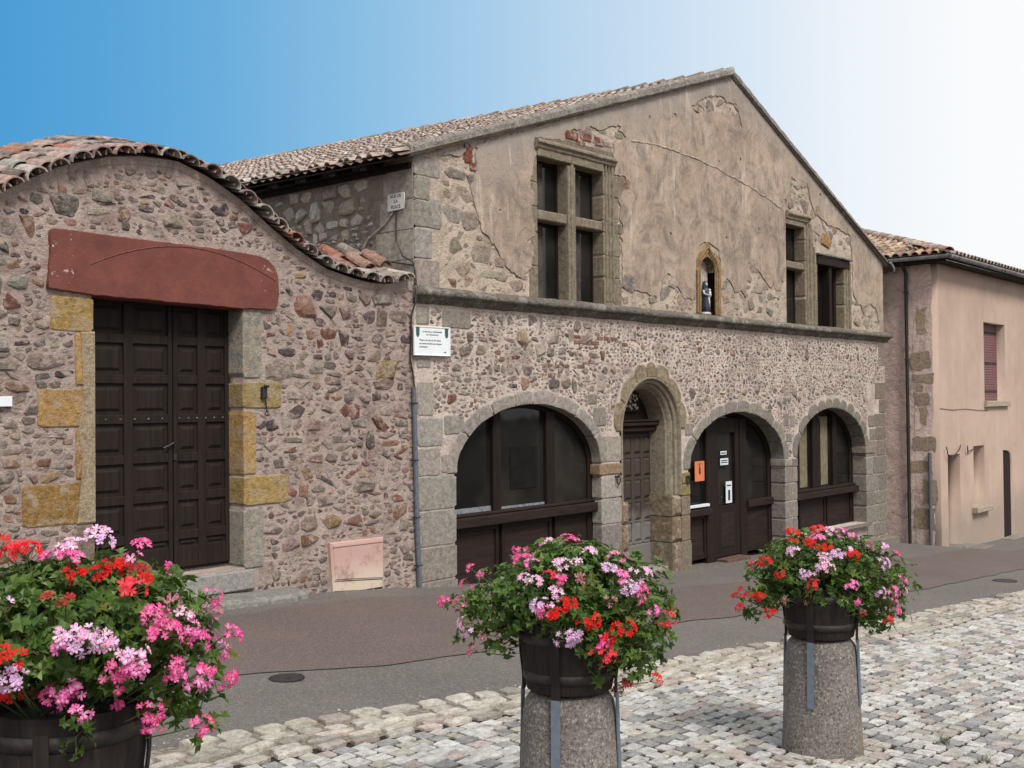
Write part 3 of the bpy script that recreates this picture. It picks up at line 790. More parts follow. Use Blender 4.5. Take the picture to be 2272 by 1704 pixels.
ring(house, A3, .20, [0, 20, 38, 52, 66, 78, 90, 101, 113, 130, 152, 180], DEP['a3'], (.25, .225, .195), GRAN, .4)

# lower wall rubble
def ell(A, x, z, e): 
    cx, cz, a, b = A
    if z < cz: return abs(x - cx) < a + e
    return ((x - cx) / (a + e)) ** 2 + ((z - cz) / (b + e)) ** 2 < 1
def free_low(x, z, r):
    if x < .05 + r or x > 13.4 or z > 3.22 - r or z < zg(x) - .1: return False
    if ell(A1, x, z, .19 + r) or ell(A2, x, z, .2 + r) or ell(A3, x, z, .24 + r) or ell(DR, x, z, .23 + r): return False
    if x < .70 + r and z < 1.97 + r: return False
    if 3.5 < x < 4.1 and z < 1.65 + r: return False
    if 5.6 < x < 5.95 and z < 1.1: return False
    if 9.0 < x < 9.55 and z < 1.1: return False
    if x > 12.5 - r and z < 1.2 + r: return False
    if x > 12.6 - r and z < 2.4: return False
    for x0, x1, z0, z1 in ((3.42, 3.72, 1.75, 2.02), (3.3, 3.52, 2.05, 2.2), (9.02, 9.22, 1.62, 1.86), (9.27, 9.46, 1.6, 1.82), (9.12, 9.34, 1.34, 1.5), (.0, .3, 1.9, 2.65), (0, .26, 2.9, 3.25), (.45, .95, 2.98, 3.2), (-.1, .55, 2.6, 3.0)):
        if x0 - r < x < x1 + r and z0 - r < z < z1 + r: return False
    return True
rng.seed(5)
def free_lowL(x, z, r): return free_low(x, z, r) and x < 3.5 + .5 * math.sin(z * 3)
def free_lowR(x, z, r): return free_low(x, z, r) and x >= 3.5 + .5 * math.sin(z * 3) and not (noise.noise((x * 1.3, z * 2.2, 7)) > .38 and U(0, 1) < .6)
m, bx_ = courses(free_lowL, (0, 4.2, -.8, 3.3), (.08, .20), .026, PAL_F, p0=.002, hmul=1.1, seed=9, skip=.10, wr=(.6, 1.9), split=.55)
_, bx2 = courses(free_lowR, (2.9, 13.5, -.8, 3.3), (.065, .165), .026, PAL_F, p0=.002, hmul=1.1, seed=19, skip=.10, wr=(.6, 1.9), split=.6, m=m)
bx_ = bx_ + bx2
rubble(free_low, (0, 13.5, -.8, 3.3), ((.028, .8), (.016, .6)), .006, PAL_F, p0=.002, m=m, boxes=bx_, tries=12)
for z in (2.95, 2.88, 2.62, 2.55, 2.42):
    x = 3.0 if z > 2.8 else 2.2 + U(0, .3)
    for _ in range(7):
        w = U(.12, .2)
        if U(0, 1) < .5: m.prism([(x, z), (x + w, z + .005), (x + w - .005, z + .045), (x + .004, z + .048)], -.010, .01, .004, (U(.24, .30), .13, .095))
        x += w + .02
m.make('lower_rubble', STONE, house)

# string course
def extrude_profile(m, prof, x0, x1, n, jit=.006, col=None, plane='Y', base=0):
    vs = []; fs = []; P = len(prof)
    for i in range(n + 1):
        x = x0 + (x1 - x0) * i / n
        dz = .012 * noise.noise((x * 1.1, 3, 0))
        for (d, z) in prof: vs.append((x, base - d + U(-jit, jit), z + dz + U(-jit, jit)))
    for i in range(n):
        for k in range(P - 1):
            fs.append((i * P + k, (i + 1) * P + k, (i + 1) * P + k + 1, i * P + k + 1))
    fs += [tuple(range(P)), tuple(n * P + k for k in range(P - 1, -1, -1))]
    m.add(vs, fs, col)
m = MB(); prof = [(-.02, 3.46), (.06, 3.44), (.13, 3.405), (.14, 3.36), (.125, 3.335), (.07, 3.325), (.065, 3.305), (.03, 3.28), (.015, 3.25), (-.02, 3.245)]
extrude_profile(m, prof, -.03, 13.66, 170, .005, (.19, .17, .14))
m.make('string_course', STRG, house, True)

REFL_B = m_simple('painted_reflection_brown', (.085, .068, .058), .8, .1, .3, 8, .004)
# moulded windows
def vroll(m, x, r, z0, z1, y, col): m.tube([(x, y, z0), (x, y, z1)], r, 8, col)
def pane(parent, x0, x1, z0, z1, y, nm='pane'):
    mm = MB(); mm.box(x0, x1, y, y + .01, z0, z1); return mm.make(nm, GLASS, parent)
def window_obj(name='window'): return thing_part(name, house)
def thing_part(name, parent):
    o = bpy.data.objects.new(name, None); COL.objects.link(o); o.parent = parent; return o
# cross window
w = MB(); x0, x1, z0, z1 = W1
for i, (a, b_, zz0, zz1) in enumerate(((2.07, 2.25, 3.44, 3.86), (2.11, 2.25, 3.86, 4.3), (2.08, 2.25, 4.3, 4.64), (2.12, 2.25, 4.64, 4.95), (2.08, 2.25, 4.95, 5.3))):
    blk(w, a, b_, zz0, zz1, -.012, .2, MO, .003)
for zz0, zz1, xe in ((3.43, 3.83, 4.13), (3.83, 4.14, 4.10), (4.14, 4.46, 4.12), (4.46, 4.62, 4.17), (4.62, 4.98, 4.08), (4.98, 5.30, 4.28)):
    blk(w, 3.70, xe, zz0, zz1, -.012, .2, MO, .003)
w.box(2.25, 3.7, -.03, .2, 5.30, 5.42, .01, .003, gcol(MO)); w.box(2.20, 3.96, -.012, .05, 5.42, 5.62, .01, .006, gcol(MO))
w1 = w.make('cross_window', MOULD, house)
f = MB()
hood = [(0, 5.54), (.05, 5.53), (.085, 5.50), (.085, 5.475), (.055, 5.45), (.05, 5.42), (.03, 5.40), (.0, 5.39)]
extrude_profile(f, hood, 2.2, 3.97, 20, .003, gcol(MO))
vroll(f, 3.76, .022, 3.5, 5.4, -.012, MO); vroll(f, 3.84, .018, 3.5, 5.4, -.014, MO); vroll(f, 3.92, .026, 3.5, 5.4, -.012, MO)
f.make('hood_mould', MOULD, w1, False)
f = MB()
f.prism([(2.90, 3.42), (3.07, 3.42), (3.07, 5.3), (2.90, 5.3)], -.005, .17, .02, MO, .001)
vroll(f, 2.985, .035, 3.44, 5.3, .0, MO)
f.make('mullion', MOULD, w1)
f = MB(); f.box(2.25, 2.895, .0, .16, 4.475, 4.61, .018, .002, (.25, .205, .15)); f.box(3.075, 3.70, .0, .16, 4.475, 4.61, .018, .002, (.25, .205, .15))
f.make('transom', MOULD, w1)
for a, b_ in ((2.25, 2.9), (3.07, 3.7)):
    for c, d in ((3.42, 4.475), (4.61, 5.3)):
        fm = MB(); t_ = .035
        fm.box(a, a + t_, .175, .21, c, d); fm.box(b_ - t_, b_, .175, .21, c, d); fm.box(a + t_, b_ - t_, .177, .209, d - t_, d); fm.box(a + t_, b_ - t_, .177, .209, c, c + t_)
        fr = fm.make('sash', WOOD_V, w1); pane(fr, a + t_, b_ - t_, c + t_, d - t_, .195)
        fm = MB(); fm.box(a + t_, a + t_ + .30, .180, .192, c + t_, d - t_); fm.make('reflection_band', REFL_B, fr)  # strip over the pane colours in a brownish reflection, no real board
# right-hand pair
w = MB()
for zz0, zz1, xe in ((3.43, 3.95, 10.44), (3.95, 4.43, 10.44), (4.43, 4.6, 10.44), (4.6, 5.0, 10.30), (5.0, 5.24, 10.28)):
    blk(w, 9.93, xe, zz0, zz1, -.012, .22, MO, .003)
w.box(9.21, 9.93, -.02, .22, 5.21, 5.32, .01, .003, gcol(MO))
w2 = w.make('stone_window', MOULD, house)
f = MB(); hood = [(0, 5.46), (.06, 5.45), (.09, 5.42), (.09, 5.39), (.05, 5.36), (.04, 5.32), (.0, 5.31)]
extrude_profile(f, hood, 9.2, 10.1, 10, .004, (.34, .29, .21)); vroll(f, 10.02, .03, 3.45, 5.3, -.012, MO); vroll(f, 10.14, .04, 3.45, 5.3, -.014, MO); vroll(f, 10.3, .03, 3.45, 4.9, -.012, MO)
f.make('hood_mould', MOULD, w2)
f = MB(); f.box(9.21, 9.93, .0, .18, 4.435, 4.565, .018, .002, MO); f.make('transom', MOULD, w2)
for c, d in ((3.42, 4.435), (4.565, 5.21)):
    fm = MB(); fm.box(9.21, 9.25, .19, .22, c, d); fm.box(9.89, 9.93, .19, .22, c, d); fm.box(9.55, 9.59, .19, .22, c, d)
    fr = fm.make('sash', WOOD_V, w2); pane(fr, 9.25, 9.89, c, d, .205)
w = MB()
for zz0, zz1, xe in ((3.43, 3.9, 11.93), (3.9, 4.3, 11.96), (4.3, 4.74, 11.94)):
    blk(w, 11.60, xe, zz0, zz1, -.012, .22, (.25, .215, .14), .003)
vroll(w, 11.7, .03, 3.45, 4.6, -.012, MO); vroll(w, 11.82, .035, 3.45, 4.6, -.014, MO)
w3 = w.make('timber_lintel_window', MOULD, house)
f = MB(); f.box(10.42, 11.82, -.035, .2, 4.60, 4.76, .012, .004); f.make('lintel', WOOD_H, w3)
f = MB()
for k in range(9): f.box(10.40 + k * .165, 10.40 + k * .165 + .16, -.075, .1, 4.765 + U(0, .01), 4.80 + U(0, .01), .005, .004, (.22, .21, .2))
f.make('slate_drip', MOULD, w3)
f = MB(); f.box(10.44, 10.5, .16, .21, 3.42, 4.6); f.box(11.0, 11.12, .02, .21, 3.42, 4.6); f.box(11.5, 11.6, .16, .21, 3.42, 4.6); f.box(10.5, 11.0, .16, .208, 4.52, 4.6); f.box(11.12, 11.5, .16, .208, 4.52, 4.6)
fr = f.make('sash', WOOD_V, w3); pane(fr, 10.5, 11.5, 3.42, 4.52, .2)

# niche with ogee head
nic = MB()
on = [(6.16, 3.45), (6.91, 3.45), (6.91, 4.22), (6.86, 4.38), (6.76, 4.46), (6.64, 4.47), (6.54, 4.60), (6.47, 4.60), (6.40, 4.47), (6.26, 4.43), (6.18, 4.30)]
nst = fill('niche_surround', [on, nloop], -.02, .24, m_stone('niche_stone', .4, 60, .015, .1), house, bev=.006)
for v in nst.data.attributes['Col'].data: v.color = (.34, .22, .10, 1)
bk = MB(); bk.box(6.25, 6.75, .13, .235, 3.42, 4.45); bk.col = (.4, .33, .28); nb = bk.make('niche_back', MOULD, nst)
for v in nb.data.attributes['Col'].data: v.color = (.55, .48, .42, 1)
f = MB()
for off_, r_ in ((.05, .018), (.11, .022)):
    pts = [(6.72 + off_, -.022, 3.47), (6.72 + off_, -.022, 4.14), (6.68 + off_ * .8, -.022, 4.27 + off_ * .3), (6.58 + off_ * .5, -.022, 4.34 + off_ * .7), (6.50, -.022, 4.41 + off_), (6.42 - off_ * .5, -.022, 4.34 + off_ * .7), (6.32 - off_ * .8, -.022, 4.27 + off_ * .3), (6.29 - off_, -.022, 4.14), (6.29 - off_, -.022, 3.47)]
    f.tube(pts, r_, 6, (.30, .2, .10))
f.make('roll_mouldings', MOULD, nst)
# statue
st = thing('statue', 'small dark robed statue holding a pale child, standing in the wall niche', 'statue', loc=(6.5, .03, 3.45))
sm = MB()
sm.lathe([(.07, .0), (.085, .01), (.085, .03), (.06, .045)], n=14); sm.make('plinth', STAT_W, st)
sm = MB(); ell_ = lambda a, z: 1 + .12 * math.sin(a * 5 + z * 9)
sm.lathe([(.045, .045), (.068, .06), (.062, .14), (.055, .22), (.05, .28), (.058, .34), (.06, .38), (.045, .42), (.022, .435)], n=18, rf=ell_); sm.make('robe', STAT_D, st, True)
sm = MB(); sm.lathe([(.02, .43), (.022, .445), (.032, .46), (.036, .485), (.03, .51), (.012, .53)], n=14)
for sx in (-1, 1): sm.tube([(sx * .055, 0, .385), (sx * .075, -.02, .33), (sx * .02, -.065, .31)], [.02, .018, .012], 8)
sm.make('head_and_arms', STAT_W, st, True)
sm = MB(); sm.tube([(.02, -.06, .27), (.015, -.07, .32), (.02, -.065, .37)], [.018, .026, .02], 8); sm.lathe([(.012, .37), (.022, .385), (.02, .405), (.008, .415)], c=(.02, -.062, 0), n=10)
sm.tube([(.01, -.055, .3), (.0, -.066, .2), (.012, -.068, .1)], [.012, .016, .008], 6); sm.make('child', STAT_W, st, True)
sm = MB(); sm.lathe([(.043, .40), (.045, .44), (.044, .48), (.038, .52), (.015, .542)], c=(0, .01, 0), n=14); sm.make('veil', STAT_D, st, True)

# ---------------- arch infills
def zar(A, x): 
    cx, cz, a, b = A; t = (x - cx) / a
    return cz + b * math.sqrt(max(0, 1 - t * t)) if abs(t) < 1 else cz
def infill(nm, A, d, zb, beam, posts, label_parts=True, gx=None):
    """timber shop front: curved frame, sill beam, posts, boarded panels below, glass above"""
    cx, cz, a, b = A; Y = d
    e = .03
    fr = fill(nm, [archloop(cx, cz, a + e, b + e, zb), archloop(cx, cz, a - .05, b - .05, zb + .03)], Y + .02, Y + .10, WOOD_V, house)
    gl = fill('pane', [archloop(cx, cz, a - .04, b - .04, beam[1] - .01)], Y + .075, Y + .085, GLASS, fr)
    for (p0, p1, zlo) in posts:
        m = MB(); zt = min(zar(A, p0), zar(A, p1)) - .01
        m.box(p0, p1, Y + .005, Y + .14, zlo, zt, .012); m.make('post', WOOD_V, fr)
    return fr
def boards(fr, x0, x1, z0, z1, y):
    m = MB(); n = max(1, round((z1 - z0) / .22)); h = (z1 - z0 - .06) / n
    m.box(x0, x1, y + .02, y + .05, z0, z1); m.make('panel_board', WOOD_H, fr)
    m = MB(); t = .06
    m.box(x0, x0 + t, y - .005, y + .02, z0, z1, .006); m.box(x1 - t, x1, y - .005, y + .02, z0, z1, .006)
    m.box(x0 + t, x1 - t, y - .004, y + .02, z1 - t, z1, .006); m.box(x0 + t, x1 - t, y - .004, y + .02, z0, z0 + t * 1.5, .006)
    m.make('panel_frame', WOOD_V, fr)
# first arch
f1 = infill('shop_window', A1, .14, -.5, (.57, .70), [(1.51, 1.66, .70), (2.58, 2.76, .70)])
m = MB(); m.box(.63, 3.60, .055, .27, .575, .70, .012, .002); m.box(.66, 3.59, .10, .26, .705, .74, .008); m.make('sill_beam', WOOD_H, f1)
for a, b_ in ((.70, 1.62), (1.68, 2.70), (2.76, 3.55)): boards(f1, a, b_, -.4, .565, .17)
m = MB(); m.box(.7, 1.50, .19, .214, .742, .80); m.box(1.67, 2.57, .19, .214, .742, .77); m.make('inner_ledge', m_simple('pale_ledge', (.22, .24, .26), .5, .3), f1)
tag(f1, 'wide low arched timber shop window, largest and nearest')
m = MB(); m.box(1.9, 2.45, .205, .213, .98, 1.52); m.make('dark_board', DARK, f1)
# second arch with glazed door
f2 = infill('shop_window', A2, .25, -.9, (.25, .37), [(5.93, 6.02, -.6), (6.84, 7.12, -.6), (7.94, 8.16, -.6)])
m = MB(); m.box(5.86, 6.86, .16, .36, .25, .36, .012, .002); m.box(8.14, 9.03, .20, .36, .26, .38, .012, .002); m.make('sill_beam', WOOD_H, f2)
boards(f2, 6.02, 6.84, -.46, .245, .28); boards(f2, 8.17, 9.02, -.5, .255, .28)
m = MB()
for a, b_ in ((7.13, 7.24), (7.80, 7.93)): m.box(a, b_, .27, .32, -.5, min(zar(A2, a), zar(A2, b_)) - .06, .008)
m.box(7.24, 7.80, .272, .32, -.5, .35, .008); m.box(7.24, 7.80, .272, .318, 1.55, 1.8, .008); dl = m.make('door_leaf', WOOD_V, f2)
m = MB(); m.box(7.30, 7.74, .262, .275, -.35, .22, .01); m.make('door_panel', WOOD_H, dl)
m = MB(); m.tube([(7.19, .25, .5), (7.19, .22, .5), (7.26, .21, .5)], .01, 6); m.make('handle', IRON, dl)
m = MB(); m.box(7.15, 7.9, .06, .3, zg(7.5) - .1, zg(7.5) + .05, .01); m.col = (1, 1, 1); m.make('tiled_threshold', m_simple('terracotta', (.15, .085, .065), .8, .2), f2)
# third arch
f3 = infill('shop_window', A3, .27, -.36, (.25, .37), [(10.10, 10.20, .37), (10.74, 11.02, .37), (11.62, 11.80, .37)])
m = MB(); m.box(9.52, 12.5, .14, .40, .25, .37, .012, .002); m.box(9.55, 12.48, .2, .38, .375, .42, .008); m.make('sill_beam', WOOD_H, f3)
for a, b_ in ((9.54, 10.12), (10.2, 11.3), (11.36, 12.48)): boards(f3, a, b_, -.35, .245, .30)
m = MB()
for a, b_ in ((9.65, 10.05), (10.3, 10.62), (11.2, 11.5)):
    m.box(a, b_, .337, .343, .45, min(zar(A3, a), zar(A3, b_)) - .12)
m.make('facade_reflection', REFL_Y, f3)  # yellowish strips painting the reflection of house fronts across the street

# papers on the glass (each a thing)
def paper(nm, x0, x1, z0, z1, y, mat, label, ink=None):
    o = thing(nm, label, 'notice' if nm != 'poster' else 'poster')
    m = MB(); m.box(x0, x1, y, y + .003, z0, z1); m.make('sheet', mat, o)
    if ink:
        m = MB()
        for a, b_, c, d in ink: m.box(x0 + (x1 - x0) * a, x0 + (x1 - x0) * b_, y - .002, y - .0005, z0 + (z1 - z0) * c, z0 + (z1 - z0) * d)
        m.make('printing', INK, o)
Yg = .318
paper('poster', 6.47, 6.76, .80, 1.12, .25, ORNG, 'orange poster with a black figure in the left pane of the second arch', [(.42, .6, .35, .65), (.46, .56, .65, .8), (.3, .7, .84, .88)])
paper('notice', 7.30, 7.5, 1.19, 1.25, .262, PAPER, 'narrow white strip notice on the door glass, topmost of three', [(.1, .9, .3, .6)])
paper('notice', 7.29, 7.55, 1.02, 1.13, .262, PAPER, 'small white landscape notice on the door glass, middle of three', [(.1, .9, .6, .75), (.1, .9, .3, .45)])
paper('notice', 7.46, 7.66, .38, .74, .262, PAPER, 'tall pale notice with dark picture, lowest of three on the door glass', [(.35, .7, .12, .6), (.15, .85, .78, .84)])
paper('notice', 9.72, 9.98, 1.06, 1.12, .33, PAPER, 'upper of two white labels in the left pane of the third arch')
paper('notice', 9.72, 9.98, .88, .96, .33, PAPER, 'lower of two white labels in the left pane of the third arch')
m = MB(); m.box(6.1, 6.84, .2, .27, .385, .43, .004, .004)
tag(m.make('folded_cloth', PAPER), 'white folded sheet lying on the sill left of the shop door', 'cloth')

# ---------------- small arched door
dr = thing_part('arched_door', house)
def dtf(th): return (.225 if 60 < th < 120 else .19)
ring(dr, DR, .2, [0, 28, 58, 82, 98, 118, 150, 180], .12, (.30, .24, .16), SAND, .35, -.02, 'stone_arch', dtf)
# splayed jambs with rolls on the right, plain on the left
m = MB()
cx, cz, a, b_ = DR
path = [(cx + a, zg(5) - .2 + i * .1) for i in range(0)]
def jamb(m, prof, col, zlow):
    # profile (inset, depth) swept up the jamb and round the arch
    pts = [(1, zlow), (1, .34 * 1), (1, 1.0), (1, cz)]
    rows = []
    for ins, dep in prof:
        line = [(cx + a - ins, dep, zlow), (cx + a - ins, dep, cz)]
        line += [(cx + (a - ins) * math.cos(R(t)), dep, cz + (b_ - ins) * math.sin(R(t))) for t in range(6, 181, 6)]
        line += [(cx - a + ins, dep, zlow)]
        rows.append(line)
    L = len(rows[0]); vs = [p for r_ in rows for p in r_]; fs = []
    for i in range(len(rows) - 1):
        for k in range(L - 1): fs.append((i * L + k, i * L + k + 1, (i + 1) * L + k + 1, (i + 1) * L + k))
    m.add(vs, fs, col)
jamb(m, [(-.01, -.012), (.0, -.02), (.02, -.018), (.03, .0), (.04, .035), (.065, .03), (.085, .05), (.09, .085), (.115, .09), (.135, .115), (.15, .15), (.165, .17), (.175, .30), (.18, .46)], (.29, .25, .185), 1.0 - .34)
m.make('moulded_reveal', MOULD, dr, False)
for sx in (1, -1):
    m = MB()
    for z0, z1, c in ((-.75, -.05, (.24, .20, .155)), (-.05, .34, (.25, .185, .12)), (.34, .66, BR)):
        if sx > 0: m.prism([(5.43, z0 + .006), (5.655, z0 + .006), (5.655, z1 - .006), (5.43, z1 - .006)], -.016, .46, .04, gcol(c, .06), .003)
        else: m.prism([(4.075, z0 + .006), (4.25, z0 + .006), (4.25, z1 - .006), (4.075, z1 - .006)], -.012, .46, .03, gcol(c, .06), .003)
    m.make('jamb_base', SAND, dr)
dx0, dx1, dzb = 4.22, 5.50, zg(4.9) - .02
dy = .45
m = MB(); m.box(dx0, dx1, dy, dy + .05, dzb, 1.62); lf = m.make('door_leaf', WOOD_O, dr)
m = MB(); cols = 5; cw = (dx1 - dx0) / cols
zr = [.06, .40, .78, 1.16, 1.54]; rows_ = [(-.02, .26), (.30, .56), (.62, .90), (.96, 1.23), (1.30, 1.55)]
for r_ in range(5):
    for c in range(cols):
        x0 = dx0 + c * cw + .045; x1 = dx0 + (c + 1) * cw - .045; z0, z1 = rows_[r_]
        xc, zc = (x0 + x1) / 2, (z0 + z1) / 2
        vs = [(x0, dy - .004, z0), (x1, dy - .004, z0), (x1, dy - .004, z1), (x0, dy - .004, z1), (x0 + .03, dy - .03, z0 + .04), (x1 - .03, dy - .03, z0 + .04), (x1 - .03, dy - .03, z1 - .04), (x0 + .03, dy - .03, z1 - .04)]
        m.add(vs, [(0, 1, 5, 4), (1, 2, 6, 5), (2, 3, 7, 6), (3, 0, 4, 7), (4, 5, 6, 7)])
m.make('raised_panels', WOOD_O, lf)
m = MB()
for c in range(cols + 1): m.box(max(dx0, dx0 + c * cw - .035), min(dx1, dx0 + c * cw + .035), dy - .02, dy, -.05, 1.6, .006)
for z0, z1 in ((-.06, -.025), (.265, .295), (.565, .615), (.905, .955), (1.235, 1.295), (1.555, 1.6)):
    for c in range(cols): m.box(dx0 + c * cw + .036, dx0 + (c + 1) * cw - .036, dy - .018, dy, z0, z1, .004)
m.box(dx0, dx1, dy - .03, dy, dzb + .02, -.07, .01)
m.make('rails', WOOD_O, lf)
m = MB(); m.box(4.16, 5.56, dy - .14, dy + .06, 1.63, 1.72, .02); m.box(4.12, 5.60, dy - .19, dy + .06, 1.72, 1.79, .015); m.box(4.1, 5.62, dy - .21, dy + .06, 1.79, 1.815, .005); m.make('door_cornice', WOOD_H, dr)
fill('tympanum', [archloop(DR[0], DR[1], .66, .66, 1.8)], dy - .005, dy + .04, WOOD_V, dr)
m = MB(); m.box(4.62, 5.12, dy - .06, dy - .006, 1.93, 2.27, .01); pb = m.make('carved_panel', WOOD_V, dr)
m = MB()
for k in range(46):
    x = U(4.66, 5.08); z = U(1.97, 2.23); s = U(.012, .03); m.prism([(x + s * math.cos(t) * U(.5, 1.3), z + s * math.sin(t) * U(.5, 1.4)) for t in (0, 1.2, 2.4, 3.6, 5)], dy - .074, dy - .055, .004, (.42, .40, .38))
m.make('carving', MOULD, pb)
m = MB(); m.box(4.0, 5.7, .1, .46, zg(5) - .1, zg(5) + .04, .01, .002, GR); m.make('threshold', KERB, dr)
# iron rings
for x, z, l in ((3.95, 1.03, 'iron tethering ring on the pier left of the arched door'), (5.79, .92, 'iron tethering ring on the pier right of the arched door')):
    o = thing('tethering_ring', l, 'iron ring', 'iron rings beside the door', (x, -.03, z))
    m = MB(); m.tube([(.04 * math.sin(t), -.015, -.05 - .055 * math.cos(t) * 1.2 + .01) for t in [i * 2 * PI / 14 for i in range(15)]], .010, 6, cap=False); m.make('ring', IRON, o)
    m = MB(); m.tube([(0, .05, .0), (0, -.03, .0), (0, -.03, -.01)], .012, 6); m.box(-.05, -.035, -.005, .03, -.01, .02); m.make('staple', IRON, o)

# ---------------- roof
RIDGE0 = (7.28, -.06, 7.47); RIDGE1 = (7.28, 16.2, 8.0)
EAVE0 = (-.32, -.12, 4.90); EAVE1 = (-.32, 16.2, 5.10); RE0 = (13.95, -.12, 4.72); RE1 = (13.95, 16.2, 4.8)
def bil(a, b, c, d, u, v):
    return tuple((a[i] * (1 - u) + b[i] * u) * (1 - v) + (c[i] * (1 - u) + d[i] * u) * v for i in range(3))
TCOL = [((.38, .29, .25), 4), ((.34, .27, .235), 4), ((.44, .37, .32), 4), ((.28, .235, .215), 3), ((.50, .43, .37), 3), ((.35, .21, .165), 1.5)]
def tiled(parent, e0, e1, r0, r1, wt, lt, name='roof_tiles', seg=5, hh=.05, flip=1):
    """canal tiles: e = eave line, r = ridge line; u runs up the slope, v along the eave"""
    E0, E1, R0, R1 = map(Vector, (e0, e1, r0, r1)); m = MB()
    Lv = (E1 - E0).length; Lu = (R0 - E0).length; nv = int(Lv / wt); nu = int(Lu / lt)
    nrm_ = ((R0 - E0).cross(E1 - E0)).normalized()
    if nrm_.z < 0: nrm_ = -nrm_
    for j in range(nv):
        for i in range(nu + 1):
            u0 = i / (nu + 1) ; u1 = min(1, (i + 1.25) / (nu + 1)); v0 = j / nv; dv = 1 / nv
            ju = U(-.012, .012) * (1 if i else 3); jn = U(0, .012); jw = U(-.006, .006); vs = []
            for (u, lift, s) in ((max(-.02, u0 + ju / Lu * 3), .030 + jn, 1.08), (u1, .0 + jn * .4, .9)):
                for k in range(seg + 1):
                    t = k / seg; vv = v0 + dv * (.5 + (t - .5) * .66 * s) + jw / Lv
                    h = hh * math.sin(PI * t) ** .8 + lift
                    p = Vector(bil(E0, R0, E1, R1, u, vv)) + nrm_ * h; vs.append(p)
            n = seg + 1
            # thickness lip at the lower end
            lip = [v - nrm_ * .016 for v in vs[:n]]
            o = m.add(vs + lip, [(k, k + 1, n + k + 1, n + k) for k in range(seg)] + [(k, k + 1, 2 * n + k + 1, 2 * n + k) for k in range(seg)], pick(TCOL))
    # channels under the covers
    vs = []; fs = []; K = 2 * nv + 1
    for u in (0.0, 1.0):
        for k in range(K):
            p = Vector(bil(E0, R0, E1, R1, u, k / (K - 1))) + nrm_ * (.02 if k % 2 else -.02); vs.append(p)
    fs = [(k, k + 1, K + k + 1, K + k) for k in range(K - 1)]
    m.add(vs, fs, (.2, .14, .11))
    return m.make(name, TILE, parent, False, False)
rng.seed(21)
roof = thing_part('roof', house)
tiled(roof, EAVE0, EAVE1, RIDGE0, RIDGE1, .165, .27, hh=.042)
tiled(roof, RE0, RE1, RIDGE0, RIDGE1, .25, .5, seg=3)
m = MB(); y = .1
while y < 16.1:
    z = 7.49 + (y + .12) * .53 / 16.3; m.tube([(7.28 + U(-.01, .01), y, z + .0), (7.28, y + .42, z - .012)], [.085, .07], 10, pick(TCOL)); y += .38
m.make('ridge_tiles', TILE, roof)
# eave boards and rafters
m = MB(); m.add([(-.30, -.05, 4.865), (-.30, 16, 5.06), (.42, 16, 5.29), (.42, -.05, 5.10), (-.30, -.05, 4.85), (-.30, 16, 5.04), (.42, 16, 5.27), (.42, -.05, 5.08)], [(0, 1, 2, 3), (4, 5, 6, 7), (0, 1, 5, 4), (0, 3, 7, 4), (1, 2, 6, 5), (2, 3, 7, 6)])
m.make('eave_boards', WOOD_V, roof)
m = MB(); y = .5
while y < 15.5:
    z = 4.80 + y * .0123; m.add([(-.27, y, z), (.0, y, z + .09), (.0, y, z + .17), (-.27, y, z + .09), (-.27, y + .1, z), (.0, y + .1, z + .09), (.0, y + .1, z + .17), (-.27, y + .1, z + .09)], [(0, 1, 2, 3), (4, 5, 6, 7), (0, 1, 5, 4), (1, 2, 6, 5), (2, 3, 7, 6), (3, 0, 4, 7)]); y += .55
m.make('rafters', WOOD_V, roof)
m = MB(); m.box(-.05, -.002, .02, 15.5, 4.80, 4.87, 0); m.make('wall_plate', WOOD_V, roof)
# verge copings
def verge(p0, p1, th, pr_, n, nm):
    m = MB(); vs = []; P0 = Vector((p0[0], 0, p0[1])); P1 = Vector((p1[0], 0, p1[1]))
    for i in range(n + 1):
        p = P0.lerp(P1, i / n); dz = .008 * noise.noise((i * .7, 0, 1)); j = lambda: U(-.006, .006)
        a = th * (1 + .12 * noise.noise((i * .45, 4, 1)))
        vs += [(p.x, .3, p.z + a + .01), (p.x, -pr_ + .02 + j(), p.z + a + dz + .012 + j()), (p.x, -pr_ + j(), p.z + a * .8 + j()), (p.x, -pr_ + j(), p.z + .03 + j()), (p.x, -pr_ + .03, p.z + j()), (p.x, .3, p.z - .01)]
    fs = []
    for i in range(n):
        for k in range(5): fs.append((i * 6 + k, i * 6 + k + 1, (i + 1) * 6 + k + 1, (i + 1) * 6 + k))
    fs += [(0, 1, 2, 3, 4, 5), tuple(n * 6 + k for k in range(6))]
    m.add(vs, fs, (.33, .30, .27)); return m.make(nm, STRG, roof)
verge((-.14, 4.90), (7.30, 7.42), .135, .10, 90, 'verge_coping')
verge((7.30, 7.42), (13.62, 4.82), .12, .07, 80, 'verge_coping')
m = MB(); m.tube([(13.66, -.1, 4.90), (13.78, -.12, 4.80), (13.84, -.1, 4.72)], .03, 6); m.make('zinc_end', ZINC, roof)

